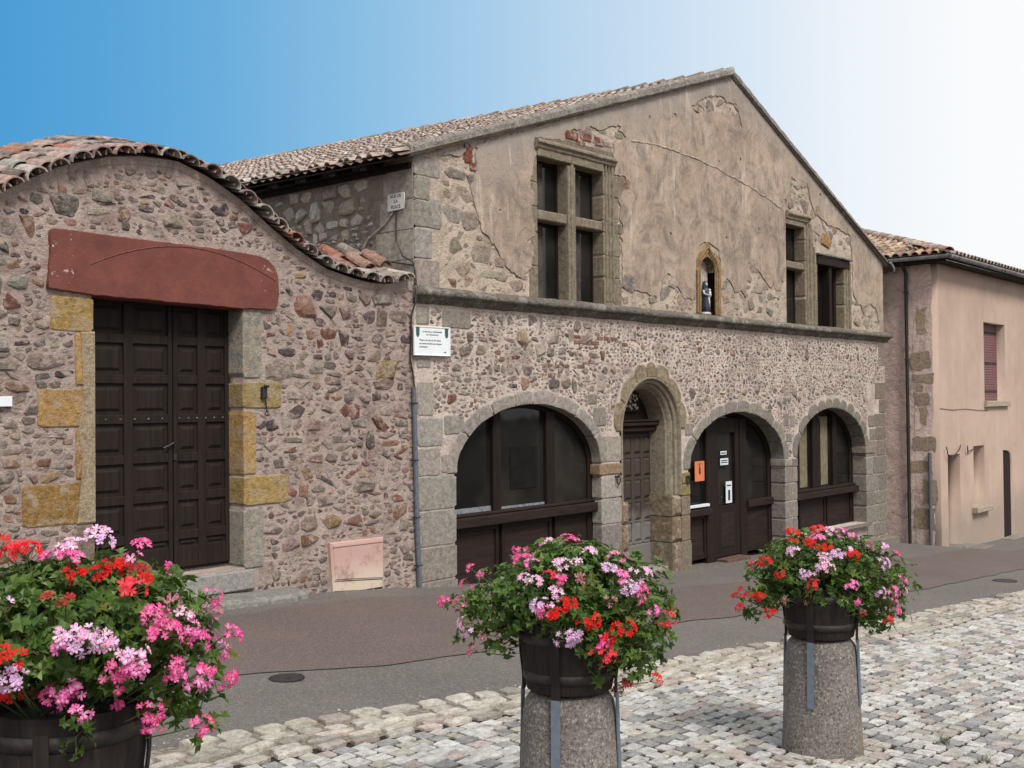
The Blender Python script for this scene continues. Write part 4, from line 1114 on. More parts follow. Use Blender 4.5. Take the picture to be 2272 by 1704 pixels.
# side wall rubble (grey stones, dark joints)
def free_side(y, z, r): return y > .55 + r and y < 9 and z < 4.80 - r and z > 3.2
m, bx_ = courses(free_side, (.5, 9, 3.2, 4.95), (.10, .22), .03, PAL_S, plane='X', p0=.0, hmul=1.6, seed=5, wr=(.8, 1.6), skip=.03)
m.make('side_rubble', STONE, house)
m = MB()
for z0, z1, w_ in ((3.3, 3.75, .5), (3.76, 4.1, .62), (4.11, 4.45, .55), (4.46, 4.85, .42)):
    m.add([(-.012, 0.0, z0), (-.012, w_, z0), (-.012, w_, z1), (-.012, 0.0, z1), (.05, 0.0, z0), (.05, w_, z0), (.05, w_, z1), (.05, 0.0, z1)], [(0, 1, 2, 3), (0, 1, 5, 4), (1, 2, 6, 5), (2, 3, 7, 6), (3, 0, 4, 7)], gcol((.40, .36, .32)))
m.make('side_quoins', GRAN, house)

# ================================================================== GATE WALL
gate = thing('gate_wall', 'pink-mortared rubble wall with curved tile coping and red lintel over a double gate', 'wall')
TOPC = [(-6.5, 2.9), (-5.6, 3.35), (-5.1, 3.62), (-4.776, 3.82), (-4.54, 3.969), (-4.254, 4.121), (-3.821, 4.268), (-3.5, 4.326), (-3.114, 4.343), (-2.759, 4.24), (-2.386, 4.064), (-2.051, 3.848), (-1.7, 3.647), (-1.332, 3.484), (-.945, 3.405), (-.676, 3.374), (-.45, 3.38), (-.25, 3.42), (-.03, 3.50)]
GD = (-3.95, -2.385, .5, 3.09)
xs = [-6.5 + i * .1 for i in range(66)]
tl = [(x, interp(TOPC, x)) for x in reversed(xs) if x < -.015]
fill('rubble_wall', [[(-6.5, -.4), (-.004, -.4)] + [(-.004, 3.5)] + tl, rr(GD[0] - .02, GD[1] + .02, GD[2], GD[3])], .0, .45, MORT_G, gate)
m = MB()
# left jamb of the gate
for x0, z0, z1, c in ((-4.35, 2.75, 3.06, YS), (-4.13, 2.28, 2.74, YS), (-4.47, 1.92, 2.26, YS), (-4.13, 1.46, 1.91, YD), (-4.605, 1.08, 1.45, YD), (-4.16, .5, 1.07, (.24, .19, .15))):
    blk(m, x0, -3.95, z0, z1, -.014, .25, c, v=.08)
m.prism([(-4.12, 1.08), (-3.95, 1.08), (-3.95, 2.76), (-4.08, 2.75), (-4.06, 2.3), (-4.10, 1.9), (-4.05, 1.5)], -.020, .25, .008, (.45, .36, .24), .003)
for x1, z0, z1, c in ((-2.15, 2.36, 3.07, GR), (-1.91, 2.06, 2.33, (.40, .29, .13)), (-2.22, 1.41, 2.05, YS), (-1.825, 1.10, 1.40, YS), (-2.14, .48, 1.09, GR)):
    blk(m, -2.385, x1, z0, z1, -.014, .25, c, v=.06)
m.make('jamb_stones', SAND, gate)
lint = [(-4.385, 3.11), (-3.95, 3.075), (-2.4, 3.045), (-2.02, 3.06), (-1.975, 3.10), (-1.955, 3.22), (-1.965, 3.40), (-2.0, 3.48), (-2.08, 3.55), (-2.2, 3.585), (-2.7, 3.61), (-3.466, 3.615), (-4.33, 3.63), (-4.365, 3.60), (-4.36, 3.4)]
lo = fill('lintel', [rag(lint, .06, .004, seed=3)], -.045, .25, LINT, gate, bev=.008)
m = MB(); m.tube([(-4.0 + 2.0 * i / 30, -.046, 3.22 + .37 * math.sin(PI * (i + 3) / 36) ** .8) for i in range(31)], .006, 4)
m.make('relief_arc', m_simple('lintel_line', (.19, .085, .07), .9, .1), lo)
def free_g(x, z, r):
    if z > interp(TOPC, x) - .05 - r or z < zg(x) - .05 or x > -.03 - r * .8: return False
    if GD[0] - .02 - r < x < GD[1] + .02 + r and z < 3.15: return False
    if -4.43 - r * .8 < x < -1.9 + r * .8 and 3.03 - r * .8 < z < 3.66 + r * .8: return False
    for x0, x1, z0, z1 in ((-4.36, -3.9, 2.75, 3.06), (-4.15, -3.9, 2.28, 2.74), (-4.48, -3.9, 1.92, 2.26), (-4.15, -3.9, 1.46, 1.91), (-4.61, -3.9, 1.08, 1.45), (-4.17, -3.9, .4, 1.07),
                           (-2.4, -2.14, 2.36, 3.07), (-2.4, -1.9, 2.06, 2.33), (-2.4, -2.21, 1.41, 2.05), (-2.4, -1.82, 1.1, 1.4), (-2.4, -2.13, .3, 1.09), (-1.33, -.53, -.1, .66)):
        if x0 - r < x < x1 + r and z0 - r * .8 < z < z1 + r * .8: return False
    if z > 3.85 and U(0, 1) < .2: return False
    return True
rng.seed(77)
m, bx_ = courses(free_g, (-5.6, -.03, 0, 4.4), (.09, .20), .016, PAL_G, p0=.002, hmul=1.15, seed=3, skip=.05, split=.45, wr=(.7, 2.2))
rubble(free_g, (-5.6, -.03, 0, 4.4), ((.035, 1), (.02, .5)), .006, PAL_G, p0=.002, m=m, boxes=bx_, tries=14)
m.make('rubble_stones', STONE, gate)
# gate leaves
gd = thing_part('double_gate', gate)
gx0, gx1, gz0, gz1 = GD; mid = -3.02; gy = .24
m = MB(); m.box(gx1 - .004, gx1 + .02, .0, .3, gz0, gz1 + .0)
for (a, b_) in ((gx0 + .0, mid - .006), (mid + .006, gx1)):
    m = MB(); m.box(a, b_, gy, gy + .05, gz0 + .02, gz1 - .005); lf = m.make('gate_leaf', WOOD_D, gd)
    m = MB(); st_ = .09; nrow = 6; rows_ = [.86 + i * .372 for i in range(nrow + 1)]
    W_ = (b_ - a); cw = W_ / 2
    for c in range(3): 
        xx = a + c * cw; m.box(max(a, xx - st_ / 2 - (.0 if c != 1 else 0)), min(b_, xx + st_ / 2), gy - .025, gy, gz0 + .05, gz1 - .01, .006)
    for z in [gz0 + .05] + rows_:
        hh_ = .20 if z < .6 else .085
        for c in range(2): m.box(a + c * cw + st_ / 2 + .001, a + (c + 1) * cw - st_ / 2 - .001, gy - .024, gy, z - (0 if z < .6 else hh_ / 2), min(gz1 - .01, z + (hh_ if z < .6 else hh_ / 2)), .006)
    m.make('rails', WOOD_D, lf)
    m = MB()
    for i in range(nrow):
        for c in range(2):
            x0 = a + c * cw + st_ / 2 + .03; x1 = a + (c + 1) * cw - st_ / 2 - .03; z0 = (rows_[i] if i else .86) + .075; z1 = rows_[i + 1] - .075
            if z1 > gz1: continue
            m.add([(x0, gy, z0), (x1, gy, z0), (x1, gy, z1), (x0, gy, z1), (x0 + .03, gy - .018, z0 + .03), (x1 - .03, gy - .018, z0 + .03), (x1 - .03, gy - .018, z1 - .03), (x0 + .03, gy - .018, z1 - .03)], [(0, 1, 5, 4), (1, 2, 6, 5), (2, 3, 7, 6), (3, 0, 4, 7), (4, 5, 6, 7)])
    for c in range(2): 
        x0 = a + c * cw + st_ / 2 + .03; x1 = a + (c + 1) * cw - st_ / 2 - .03
        m.box(x0, x1, gy - .012, gy, gz0 + .27, .80, .008)
    m.make('raised_panels', WOOD_D, lf)
    m = MB()
    for k in range(6): m.lathe([(.009, 0), (.007, .006), (.001, .009)], (0, 0, 0), 8)
    m.v = []; m.f = []; m.c = []
    for k in range(6):
        x = a + W_ * (k + .6) / 6.4; m.box(x - .007, x + .007, gy - .036, gy - .024, 1.971, 1.985, .004)
    m.make('studs', m_simple('stud_steel', (.2, .2, .2), .4, .5), lf)
m = MB(); m.tube([(mid - .12, gy - .05, 1.70), (mid - .02, gy - .06, 1.745), (mid + .01, gy - .02, 1.75)], .008, 6); m.box(mid - .004, mid + .03, gy - .035, gy - .022, 1.58, 1.64); m.make('handle', IRON, gd)
# doorstep, lower slab
m = MB(); m.box(-4.35, -2.30, -.06, .30, .29, .48, .012, .002, (.33, .325, .31)); 
tag(m.make('doorstep', KERB), 'grey granite doorstep under the dark double gate', 'doorstep')
m = MB(); P = []
for x in [-5.6 + i * .1 for i in range(39)]:
    zt = zg(x, -.3) + .045 + .02 * noise.noise((x * 2, 0, 0)) + (x < -2.1) * .0; yf = -.36 - .02 * noise.noise((x * 1.5, 2, 0)) + (.08 if x > -1.95 else 0)
    zt += .03
    P.append([(x, .0, zt + .02), (x, yf + .05, zt), (x, yf, zt - .035), (x, yf - .01, zg(x) - .05)])
vs = [p for r_ in P for p in r_]
m.add(vs, [(i * 4 + k, (i + 1) * 4 + k, (i + 1) * 4 + k + 1, i * 4 + k + 1) for i in range(len(P) - 1) for k in range(3)] + [tuple((len(P) - 1) * 4 + k for k in range(4))], (.25, .245, .225))
tag(m.make('kerb_slab', KERB), 'long worn stone slab on the ground in front of the gate step', 'kerb')
# tile coping
rng.seed(9)
cop = MB(); pitch_ = .225; x = -6.1
def ctile(m, c, ax, side, r0, r1, L, col, n=7, th=.014, up=None):
    """half-round tile: c = centre of the low end, ax = direction up the slope"""
    ax = Vector(ax).normalized(); side = Vector(side).normalized(); up = up or side.cross(ax).normalized()
    if up.z < 0: up = -up
    vs = []
    for (d, r) in ((0, r0), (L, r1)):
        for rr_ in (r, r - th):
            for k in range(n + 1):
                t = PI * k / n; vs.append(Vector(c) + ax * d + side * (-math.cos(t) * rr_) + up * (math.sin(t) * rr_ * .8))
    q_ = n + 1; fs = []
    for k in range(n):
        fs += [(k, k + 1, 2 * q_ + k + 1, 2 * q_ + k), (q_ + k, q_ + k + 1, 3 * q_ + k + 1, 3 * q_ + k), (k, k + 1, q_ + k + 1, q_ + k), (2 * q_ + k, 2 * q_ + k + 1, 3 * q_ + k + 1, 3 * q_ + k)]
    fs += [(0, q_, 3 * q_, 2 * q_), (n, q_ + n, 3 * q_ + n, 2 * q_ + n)]
    m.add(vs, fs, col)
TC2 = [((.37, .26, .225), 4), ((.31, .235, .21), 4), ((.38, .32, .29), 4), ((.2, .155, .14), 3), ((.36, .16, .11), 1.5), ((.42, .38, .34), 1.5)]
while x < -.12:
    zt = interp(TOPC, x); dzdx = (interp(TOPC, x + .1) - interp(TOPC, x - .1)) / .2
    side = Vector((1, 0, dzdx)); ds = pitch_ / math.sqrt(1 + dzdx * dzdx)
    nc = 3 if x < -2.6 or x > -1.3 else 2
    ang = R(15)
    for i in range(nc):
        y = -.15 + i * .30 + U(-.02, .02); z = zt + .035 + i * .30 * math.tan(ang) + U(-.008, .012)
        ax = Vector((U(-.03, .03), math.cos(ang), math.sin(ang) - .03))
        ctile(cop, (x + U(-.01, .01), y, z + .02), ax, side, .102 + U(-.005, .008), .088, .42, pick(TC2))
        # channel tile between covers, turned upside down
        c2 = Vector((x + ds / 2, y + .02, zt + .07 + i * .30 * math.tan(ang) + dzdx * ds / 2))
        up = -Vector((-dzdx, 0, 1)).normalized()
        ctile(cop, c2, ax, side, .088, .078, .42, pick(TC2), up=up)
    x += ds
cop.make('tile_coping', TILE, gate)
# mortar bed under the tiles and back slope
m = MB(); vs = []; xs2 = [-6.4 + i * .1 for i in range(64)]
for x in xs2:
    z = interp(TOPC, x); d_ = .85 if x < -2.6 else .6
    vs += [(x, -.006, z - .02), (x, -.02, z + .05), (x, d_, z + .03 + d_ * .38), (x, d_, z - .1)]
m.add(vs, [(i * 4 + k, (i + 1) * 4 + k, (i + 1) * 4 + (k + 1) % 4, i * 4 + (k + 1) % 4) for i in range(len(xs2) - 1) for k in range(4)])
m.make('coping_bed', MORT_G, gate)
# few loose tiles against the house corner, on top of the wall
m = MB()
for k, (x, y, z, c) in enumerate(((-.62, .35, 3.58, (.30, .16, .125)), (-.40, .30, 3.63, (.33, .21, .16)), (-.18, .28, 3.68, (.30, .17, .13)), (-.85, .5, 3.6, (.3, .26, .23)), (-.25, .62, 3.78, (.25, .2, .17)), (-.5, .66, 3.74, (.3, .12, .08)))):
    ctile(m, (x, y, z), (.02, 1, .5), (1, 0, .1), .095, .08, .4, c)
m.make('top_tiles', TILE, gate)

# ================================================================== things on the walls
def text(parent, s, size, x, z, y, mat, align='CENTER', name='lettering', rot=None, sx=1.0):
    cu = bpy.data.curves.new('t', 'FONT'); cu.body = s; cu.size = size; cu.align_x = align; cu.extrude = .0008; cu.resolution_u = 2
    t = bpy.data.objects.new('t', cu); COL.objects.link(t); dg = bpy.context.evaluated_depsgraph_get()
    me = bpy.data.meshes.new_from_object(t.evaluated_get(dg)); bpy.data.objects.remove(t); bpy.data.curves.remove(cu)
    for v in me.vertices:
        a, b_, c = v.co
        v.co = (x + a * sx, y - c, z + b_) if rot is None else (y - c, x - a * sx, z + b_)
    me.materials.clear(); me.materials.append(mat); me.name = name
    o = bpy.data.objects.new(name, me); COL.objects.link(o); o.parent = parent; return o
sg = thing('information_plaque', 'white enamel plaque with black French text and two green shields, left corner of the house', 'plaque')
m = MB(); m.box(-.05, .525, -.05, -.035, 2.655, 2.975, .003); m.make('plate', WHITE, sg)
m = MB(); t_ = .013
m.box(-.06, -.047, -.058, -.033, 2.645, 2.985, .003); m.box(.522, .535, -.058, -.033, 2.645, 2.985, .003); m.box(-.047, .522, -.0575, -.033, 2.645, 2.658, .003); m.box(-.047, .522, -.0575, -.033, 2.972, 2.985, .003)
m.make('frame', FRAMEW, sg)
for x in (.0, .475):
    m = MB(); m.prism([(x - .027, 2.955), (x + .027, 2.955), (x + .026, 2.885), (x + .016, 2.865), (x, 2.857), (x - .016, 2.865), (x - .026, 2.885)], -.0545, -.049, .001); sh = m.make('shield', GREEN, sg)
    m = MB(); m.prism([(x - .03, 2.958), (x + .03, 2.958), (x + .03, 2.967), (x + .015, 2.964), (x, 2.971), (x - .015, 2.964), (x - .03, 2.967)], -.0548, -.049, .001); m.make('crown', INK, sh)
text(sg, 'LA HALLE DE LA CORDONNERIE', .023, .2375, 2.915, -.0515, INK, sx=.95)
text(sg, '(ou Cordouannerie)', .024, .2375, 2.882, -.0515, INK)
text(sg, 'Maison de ville du XV siècle', .027, .025, 2.815, -.0515, INK, 'LEFT', sx=1.15)
text(sg, 'qui servait autrefois aux échoppes', .027, .025, 2.777, -.0515, INK, 'LEFT', sx=.98)
text(sg, 'marchandes.', .027, .025, 2.739, -.0515, INK, 'LEFT')
m = MB(); m.box(.42, .45, -.053, -.049, 2.688, 2.692); m.prism([(.448, 2.679), (.468, 2.69), (.448, 2.701)], -.053, -.049, .0005); m.make('arrow', INK, sg)
# street plate on the side wall
sp = thing('street_plate', 'small chipped white enamel street plate high on the side wall near the corner', 'street sign')
m = MB(); 
fill('plate', [[(.10, 4.345), (.38, 4.335), (.38, 4.52), (.365, 4.535), (.115, 4.535), (.098, 4.52)]], -.05, -.035, WHITE2, sp, 'X')
for s, z in (('RUE DE', 4.485), ('LA', 4.425), ('PLACE', 4.36)): text(sp, s, .055, .24, z, -.0515, INK, rot=1)
# cables
cb = thing('wall_cable', 'black cable running down the joint between gate wall and house', 'cable')
m = MB()
main = [(-.01, -.03, 3.62), (-.015, -.05, 3.45), (-.05, -.07, 3.25), (-.09, -.04, 3.1), (-.085, -.03, 2.8), (-.1, -.03, 2.6), (-.06, -.035, 2.4), (-.045, -.035, 2.28)]
m.tube(main, .010, 6); m.tube([(-.03, .26, 4.33), (-.03, .26, 3.98), (-.04, .15, 3.80), (-.03, -.01, 3.72), (-.01, -.03, 3.6)], .009, 6)
m.tube([(-.025, .9, 3.95), (-.04, .6, 3.78), (-.05, .3, 3.74), (-.02, -.015, 3.68)], .009, 6); m.make('cable_run', IRON, cb)
m = MB(); m.tube([(-.03, .30, 4.33), (-.03, .45, 4.2), (-.03, .75, 4.05), (-.05, .8, 3.95)], .012, 6); m.make('pale_lead', m_simple('pale_cable', (.4, .36, .32), .7, .3), cb)
cd = thing('conduit_pipe', 'blue-grey conduit pipe with clips fixed at the corner of the house', 'pipe')
m = MB(); m.tube([(-.06, -.04, 2.28), (-.05, -.045, 1.6), (-.035, -.045, .8), (.0, -.045, -.02)], .028, 8); m.make('pipe', CONDM, cd)
m = MB()
for z, x in ((2.1, -.058), (1.45, -.048), (.8, -.035), (.25, -.01)): m.tube([(x - .04, -.01, z), (x - .034, -.07, z), (x + .034, -.07, z), (x + .04, -.01, z)], .007, 5)
m.make('clips', IRON, cd)
# hook by the gate
hk = thing('gate_hook', 'black iron hook and bar hanging on the yellow jamb stones right of the gate', 'hook')
m = MB(); m.box(-2.175, -2.12, -.06, -.01, 2.16, 2.28, .008, .003); m.tube([(-2.15, -.05, 2.27), (-2.165, -.07, 2.29), (-2.12, -.075, 2.28)], .014, 6); m.make('latch_body', IRON, hk)
m = MB(); m.tube([(-2.14, -.05, 2.17), (-2.125, -.05, 2.03)], .007, 6); m.tube([(-2.125 + .016 * math.sin(t), -.05, 2.01 + .018 * math.cos(t)) for t in [i * PI / 5 for i in range(11)]], .006, 5); m.make('ring_bar', IRON, hk)
m = MB(); m.box(-5.25, -4.70, -.05, .0, 2.105, 2.19, .004)
tag(m.make('letter_box', WHITE), 'white box on the rubble wall at the left edge of the photo', 'letter box')
# utility cabinet
ub = thing('meter_cabinet', 'low pink-stained meter cabinet leaning at the foot of the rubble wall', 'cabinet')
m = MB(); m.prism([(-1.275, .115), (-.555, .045), (-.55, .625), (-1.315, .635)], -.050, .02, .012); bd = m.make('body', BOXM, ub)
m = MB(); m.prism([(-1.25, .245), (-.575, .185), (-.572, .60), (-1.285, .612)], -.060, -.048, .006); m.make('door_panel', BOXM, ub)
m = MB(); m.prism([(-1.26, .225), (-.57, .165), (-.57, .172), (-1.262, .232)], -.054, -.048, .001); m.prism([(-.95, .07), (-.58, .062), (-.58, .085), (-.95, .088)], -.055, -.048, .001)
m.prism([(-1.29, .58), (-.575, .57), (-.575, .575), (-1.29, .585)], -.0625, -.058, .0005); m.make('grooves', IRON, ub)

# ================================================================== RIGHT HOUSE
rh = thing('beige_house', 'two-storey beige rendered house with hipped tile roof at the right edge', 'house')
XC, YC = 14.2, -.869
D1 = (14.62, 15.35, -1.10, .90); WB = (16.2, 16.92, -.30, 1.03); WU = (17.0, 18.50, 2.01, 3.79)
d2 = [(18.22, -1.17), (18.86, -1.17), (18.86, .62), (18.80, .76), (18.62, .84), (18.22, .87)]
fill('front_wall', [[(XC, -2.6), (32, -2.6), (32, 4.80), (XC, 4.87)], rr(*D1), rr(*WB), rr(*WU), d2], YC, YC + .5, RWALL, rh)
fill('side_wall', [[(YC + .5, -2.4), (9, -2.4), (9, 4.9), (YC + .5, 4.86)]], XC, XC + .4, COAT2, rh, 'X')
fill('side_face', [rag([(YC + .13, -2.4), (YC + .52, -2.4), (YC + .52, 4.86), (YC + .13, 4.86)], .3, .02)], XC - .006, XC + .05, COAT2, rh, 'X')
m = MB()
for y0, y1, z0, z1 in ((-.62, -.42, 3.45, 3.95), (-.70, -.3, 2.7, 3.05), (-.52, -.40, 2.26, 2.38), (-.66, -.35, 1.95, 2.2), (-.62, -.45, 1.55, 1.9), (-.8, -.3, 1.0, 1.3), (-.75, -.35, 2.42, 2.6), (-.7, -.2, .55, .8), (-.8, -.5, -.1, .4), (-.75, -.3, -.6, -.2)):
    P = rag([(y0, z0), (y1, z0), (y1, z1), (y0, z1)], .1, .03, seed=int(z0 * 100 + 500)); n = len(P); c = gcol((.40, .32, .24), .12)
    m.add([(XC - .013, a, b_) for a, b_ in P] + [(XC + .02, a, b_) for a, b_ in P], [tuple(range(n))] + [(k, (k + 1) % n, n + (k + 1) % n, n + k) for k in range(n)], c)
m.make('quoin_stones', SAND, rh)
def recess(nm, r_, d, mat):
    m = MB(); m.box(r_[0], r_[1], YC + d, YC + d + .04, r_[2], r_[3]); return m.make(nm, mat, rh)
recess('door', D1, .42, WOOD_V); recess('blocked_window', WB, .30, RWALL)
m = MB(); m.box(16.05, 17.08, YC - .13, YC + .3, -.42, -.302, .01, .003, (.45, .38, .3)); m.make('window_sill', KERB, rh)
m = MB(); m.box(16.95, 18.62, YC - .08, YC + .3, 1.88, 2.008, .01, .003, (.48, .40, .32)); m.make('window_sill', KERB, rh)
m = MB(); m.box(17.0, 18.5, YC + .19, YC + .23, 2.01, 3.79)
sh = m.make('shutter', SHUT, rh)
m = MB()
for k in range(30): m.box(17.02, 18.48, YC + .182, YC + .19, 2.05 + k * .057, 2.05 + k * .057 + .04, .003)
m.make('slats', SHUT, sh)
m = MB()
for z in (2.2, 2.85, 3.55):
    for k in range(12): m.box(17.05 + k * .12, 17.05 + k * .12 + .06, YC + .172, YC + .183, z, z + .06)
m.make('vent_holes', INK, sh)
fill('arched_door', [[(18.22, -1.17), (18.86, -1.17), (18.86, .62), (18.80, .76), (18.62, .84), (18.22, .87)]], YC + .035, YC + .085, WOOD_D, rh)
m = MB(); m.box(18.0, 19.3, YC - .25, YC, zg(18.6) - .05, zg(18.6) + .03, .01, .002, (.3, .28, .25)); m.box(14.45, 15.6, YC - .22, YC + .3, zg(15) - .05, zg(15) + .04, .01, .002, (.26, .24, .21)); m.make('door_step', KERB, rh)
m = MB(); m.box(13.95, 15.9, YC - .5, YC - .2, zg(15) - .06, zg(15) + .01, .01, .004, (.24, .22, .2)); tag(m.make('kerb_slab', KERB), 'flat stone slab on the ground before the corner of the beige house', 'kerb')
# gutters
m = MB(); gz = 4.99
def gut(p0, p1):
    P0, P1 = Vector(p0), Vector(p1); ax = (P1 - P0).normalized(); sd_ = ax.cross(Vector((0, 0, 1))).normalized(); vs = []
    for P in (P0, P1):
        for k in range(9):
            t = PI * k / 8; vs.append(P + sd_ * math.cos(t) * .07 - Vector((0, 0, 1)) * math.sin(t) * .07)
        for k in range(9):
            t = PI * (8 - k) / 8; vs.append(P + sd_ * math.cos(t) * .062 - Vector((0, 0, 1)) * math.sin(t) * .062)
    m.add(vs, [(k, (k + 1) % 18, 18 + (k + 1) % 18, 18 + k) for k in range(18)])
gut((XC - .35, YC - .42, gz), (XC - .35, 8, gz)); gut((XC - .42, YC - .35, gz), (32, YC - .35, gz - .1))
m.tube([(XC - .42, YC - .35, gz + .005), (32, YC - .35, gz - .095)], .012, 6)
m.make('gutter', ZINC, rh)
m = MB(); m.box(XC - .31, XC - .285, YC - .31, 8, 4.886, 5.05); m.add([(XC - .285, YC - .31, 4.886), (32, YC - .31, 4.80), (32, YC - .31, 5.0), (XC - .285, YC - .31, 5.05), (XC - .285, YC - .285, 4.886), (32, YC - .285, 4.80), (32, YC - .285, 5.0), (XC - .285, YC - .285, 5.05)], [(0, 1, 2, 3), (4, 5, 6, 7), (0, 1, 5, 4), (3, 2, 6, 7)]); m.box(XC - .3, XC + .02, YC - .28, 8, 4.86, 4.885); m.add([(XC + .02, YC - .28, 4.861), (32, YC - .28, 4.79), (32, YC + .02, 4.79), (XC + .02, YC + .02, 4.861), (XC + .02, YC - .28, 4.884), (32, YC - .28, 4.81), (32, YC + .02, 4.81), (XC + .02, YC + .02, 4.884)], [(0, 1, 2, 3), (4, 5, 6, 7), (0, 1, 5, 4), (3, 2, 6, 7)]); m.make('soffit', WOOD_V, rh)
rng.seed(31)
# hipped roof: left slope as a fan-cut of tile rows
m = MB(); E = Vector((XC - .38, YC - .38, 5.02)); sl = .335
y = YC - .38
wt = .2
j = 0
while y < 8:
    y0 = y; d = 0; k = 0
    umax = (y0 - (YC - .38)) + .12                      # left slope bounded by the 45 degree hip
    umax = min(umax, 4.2)
    while d < umax:
        L = min(.36, umax - d + .1); c = (XC - .38 + d, y0 + wt / 2, 5.03 + d * sl)
        ctile(m, c, (1, U(-.02, .02), sl - .03), (0, 1, 0), .082, .07, L + .08, pick([((.40, .27, .18), 3), ((.34, .2, .14), 3), ((.45, .36, .26), 2), ((.28, .2, .15), 2)]), n=5)
        d += .33
    y += wt
m.make('roof_tiles', TILE, rh)
m = MB(); top = Vector((XC - .38 + 4.3, YC - .38 + 4.3, 5.02 + 4.3 * sl))
m.add([E, (XC - .38, 9, 5.02), (top.x, 9, top.z), tuple(top)], [(0, 1, 2, 3)], (.2, .14, .11))
m.add([E, (32, YC - .38, 4.92), (32, top.y, top.z), tuple(top)], [(0, 1, 2, 3)], (.25, .17, .13))
m.make('roof_deck', TILE, rh, False, False)
m = MB(); d = 0
while d < 4.2:
    p = E + Vector((d, d, d * sl + .03)); ctile(m, p, (1, 1, sl), (1, -1, 0), .11, .09, .48, pick([((.45, .38, .30), 3), ((.38, .24, .17), 2)]), n=7); d += .29
x = XC
while x < 31:
    for i in range(3): ctile(m, (x, YC - .4 + i * .34, 5.02 - (x - XC) * .0056 + i * .34 * sl), (0, 1, sl - .03), (1, 0, 0), .085, .07, .42, pick(TCOL), n=4)
    x += .22
m.make('hip_tiles', TILE, rh)
# pipes and iron bits
o = thing('downpipe', 'black downpipe on the side wall of the beige house', 'downpipe'); m = MB()
m.tube([(XC - .33, -.235, 4.92), (XC - .2, -.235, 4.82), (XC - .07, -.235, 4.7), (XC - .07, -.235, zg(14) - .02)], .036, 10); m.make('pipe', IRON, o)
m = MB()
for z in (4.3, 2.9, 1.5, .1): m.tube([(XC - .07 + .055 * math.cos(t), -.235 + .055 * math.sin(t), z) for t in [i * PI / 5 for i in range(11)]], .008, 5)
m.make('bracket', IRON, o)
o = thing('standpipe', 'thin grey-blue pipe at the foot of the side wall corner of the beige house', 'pipe'); m = MB()
m.tube([(XC - .05, YC + .2, .93), (XC - .05, YC + .2, zg(14.2) - .02)], .035, 8); m.make('pipe', CONDM, o)
m = MB(); m.tube([(XC - .05, YC + .2, .93), (XC - .05, YC + .2, .97)], .042, 8); m.make('cap', CONDM, o)
o = thing('wall_bracket', 'bent iron bar sticking out over the doorway of the beige house', 'bracket'); m = MB()
m.tube([(14.42, YC - .05, 1.08), (14.46, YC - .06, .92), (14.6, YC - .09, .87), (14.85, YC - .1, .93), (15.1, YC - .08, 1.0), (15.25, YC - .05, 1.09)], .012, 6); m.make('bar', IRON, o)
o = thing('wall_bracket', 'short iron peg bracket left of the blocked window of the beige house', 'bracket'); m = MB()
m.tube([(15.68, YC - .05, 1.06), (15.7, YC - .05, .88)], .012, 6); m.tube([(15.69, YC - .05, .93), (15.95, YC - .06, .96), (16.15, YC - .03, .985)], .010, 6); m.make('bar', IRON, o)
tag(cb, None)
o = thing('wall_cable', 'thin wire strung across the front of the beige house under the shuttered window', 'cable'); m = MB()
m.tube([(XC, YC - .012, 1.88), (14.9, YC - .012, 1.84), (15.7, YC - .012, 1.855), (16.4, YC - .012, 1.82), (17.2, YC - .012, 1.80)], .006, 5); m.make('cable_run', m_simple('grey_wire', (.25, .23, .2), .7, .3), o)

# ================================================================== BOLLARDS, TUBS, GERANIUMS
def bollard(x, y, label):
    o = MB(); zb = zg(x, y)
    rf = lambda a, z: 1 + .012 * noise.noise((math.cos(a) * 2 + x, math.sin(a) * 2, z * 3)) 
    o.lathe([(.215, -.05), (.214, .02), (.205, .2), (.196, .4), (.188, .53), (.18, .575), (.155, .607), (.10, .622), (.0, .625)], n=40, rf=rf)
    ob = o.make('granite_bollard', GRANB, None, True); ob.location = (x, y, zb)
    return tag(ob, label, 'bollard', 'granite bollards carrying flower tubs')
BX = [(-7.65, -6.50), (-5.49, -6.44), (-3.37, -6.52)]
BL = ['granite bollard at the bottom left, almost hidden under the nearest flower tub', 'speckled granite bollard under the middle flower tub', 'speckled granite bollard under the right flower tub']
TL = ['dark wooden half-barrel planter at the left edge, nearest of the three', 'dark wooden half-barrel planter on the middle bollard', 'dark wooden half-barrel planter on the right bollard']
PLB = ['large red and pink geranium filling the bottom left corner', 'pink geranium with a few red heads, trailing from the middle tub', 'red and pale pink geranium in the right tub']
for (x, y), l in zip(BX, BL): bollard(x, y, l)
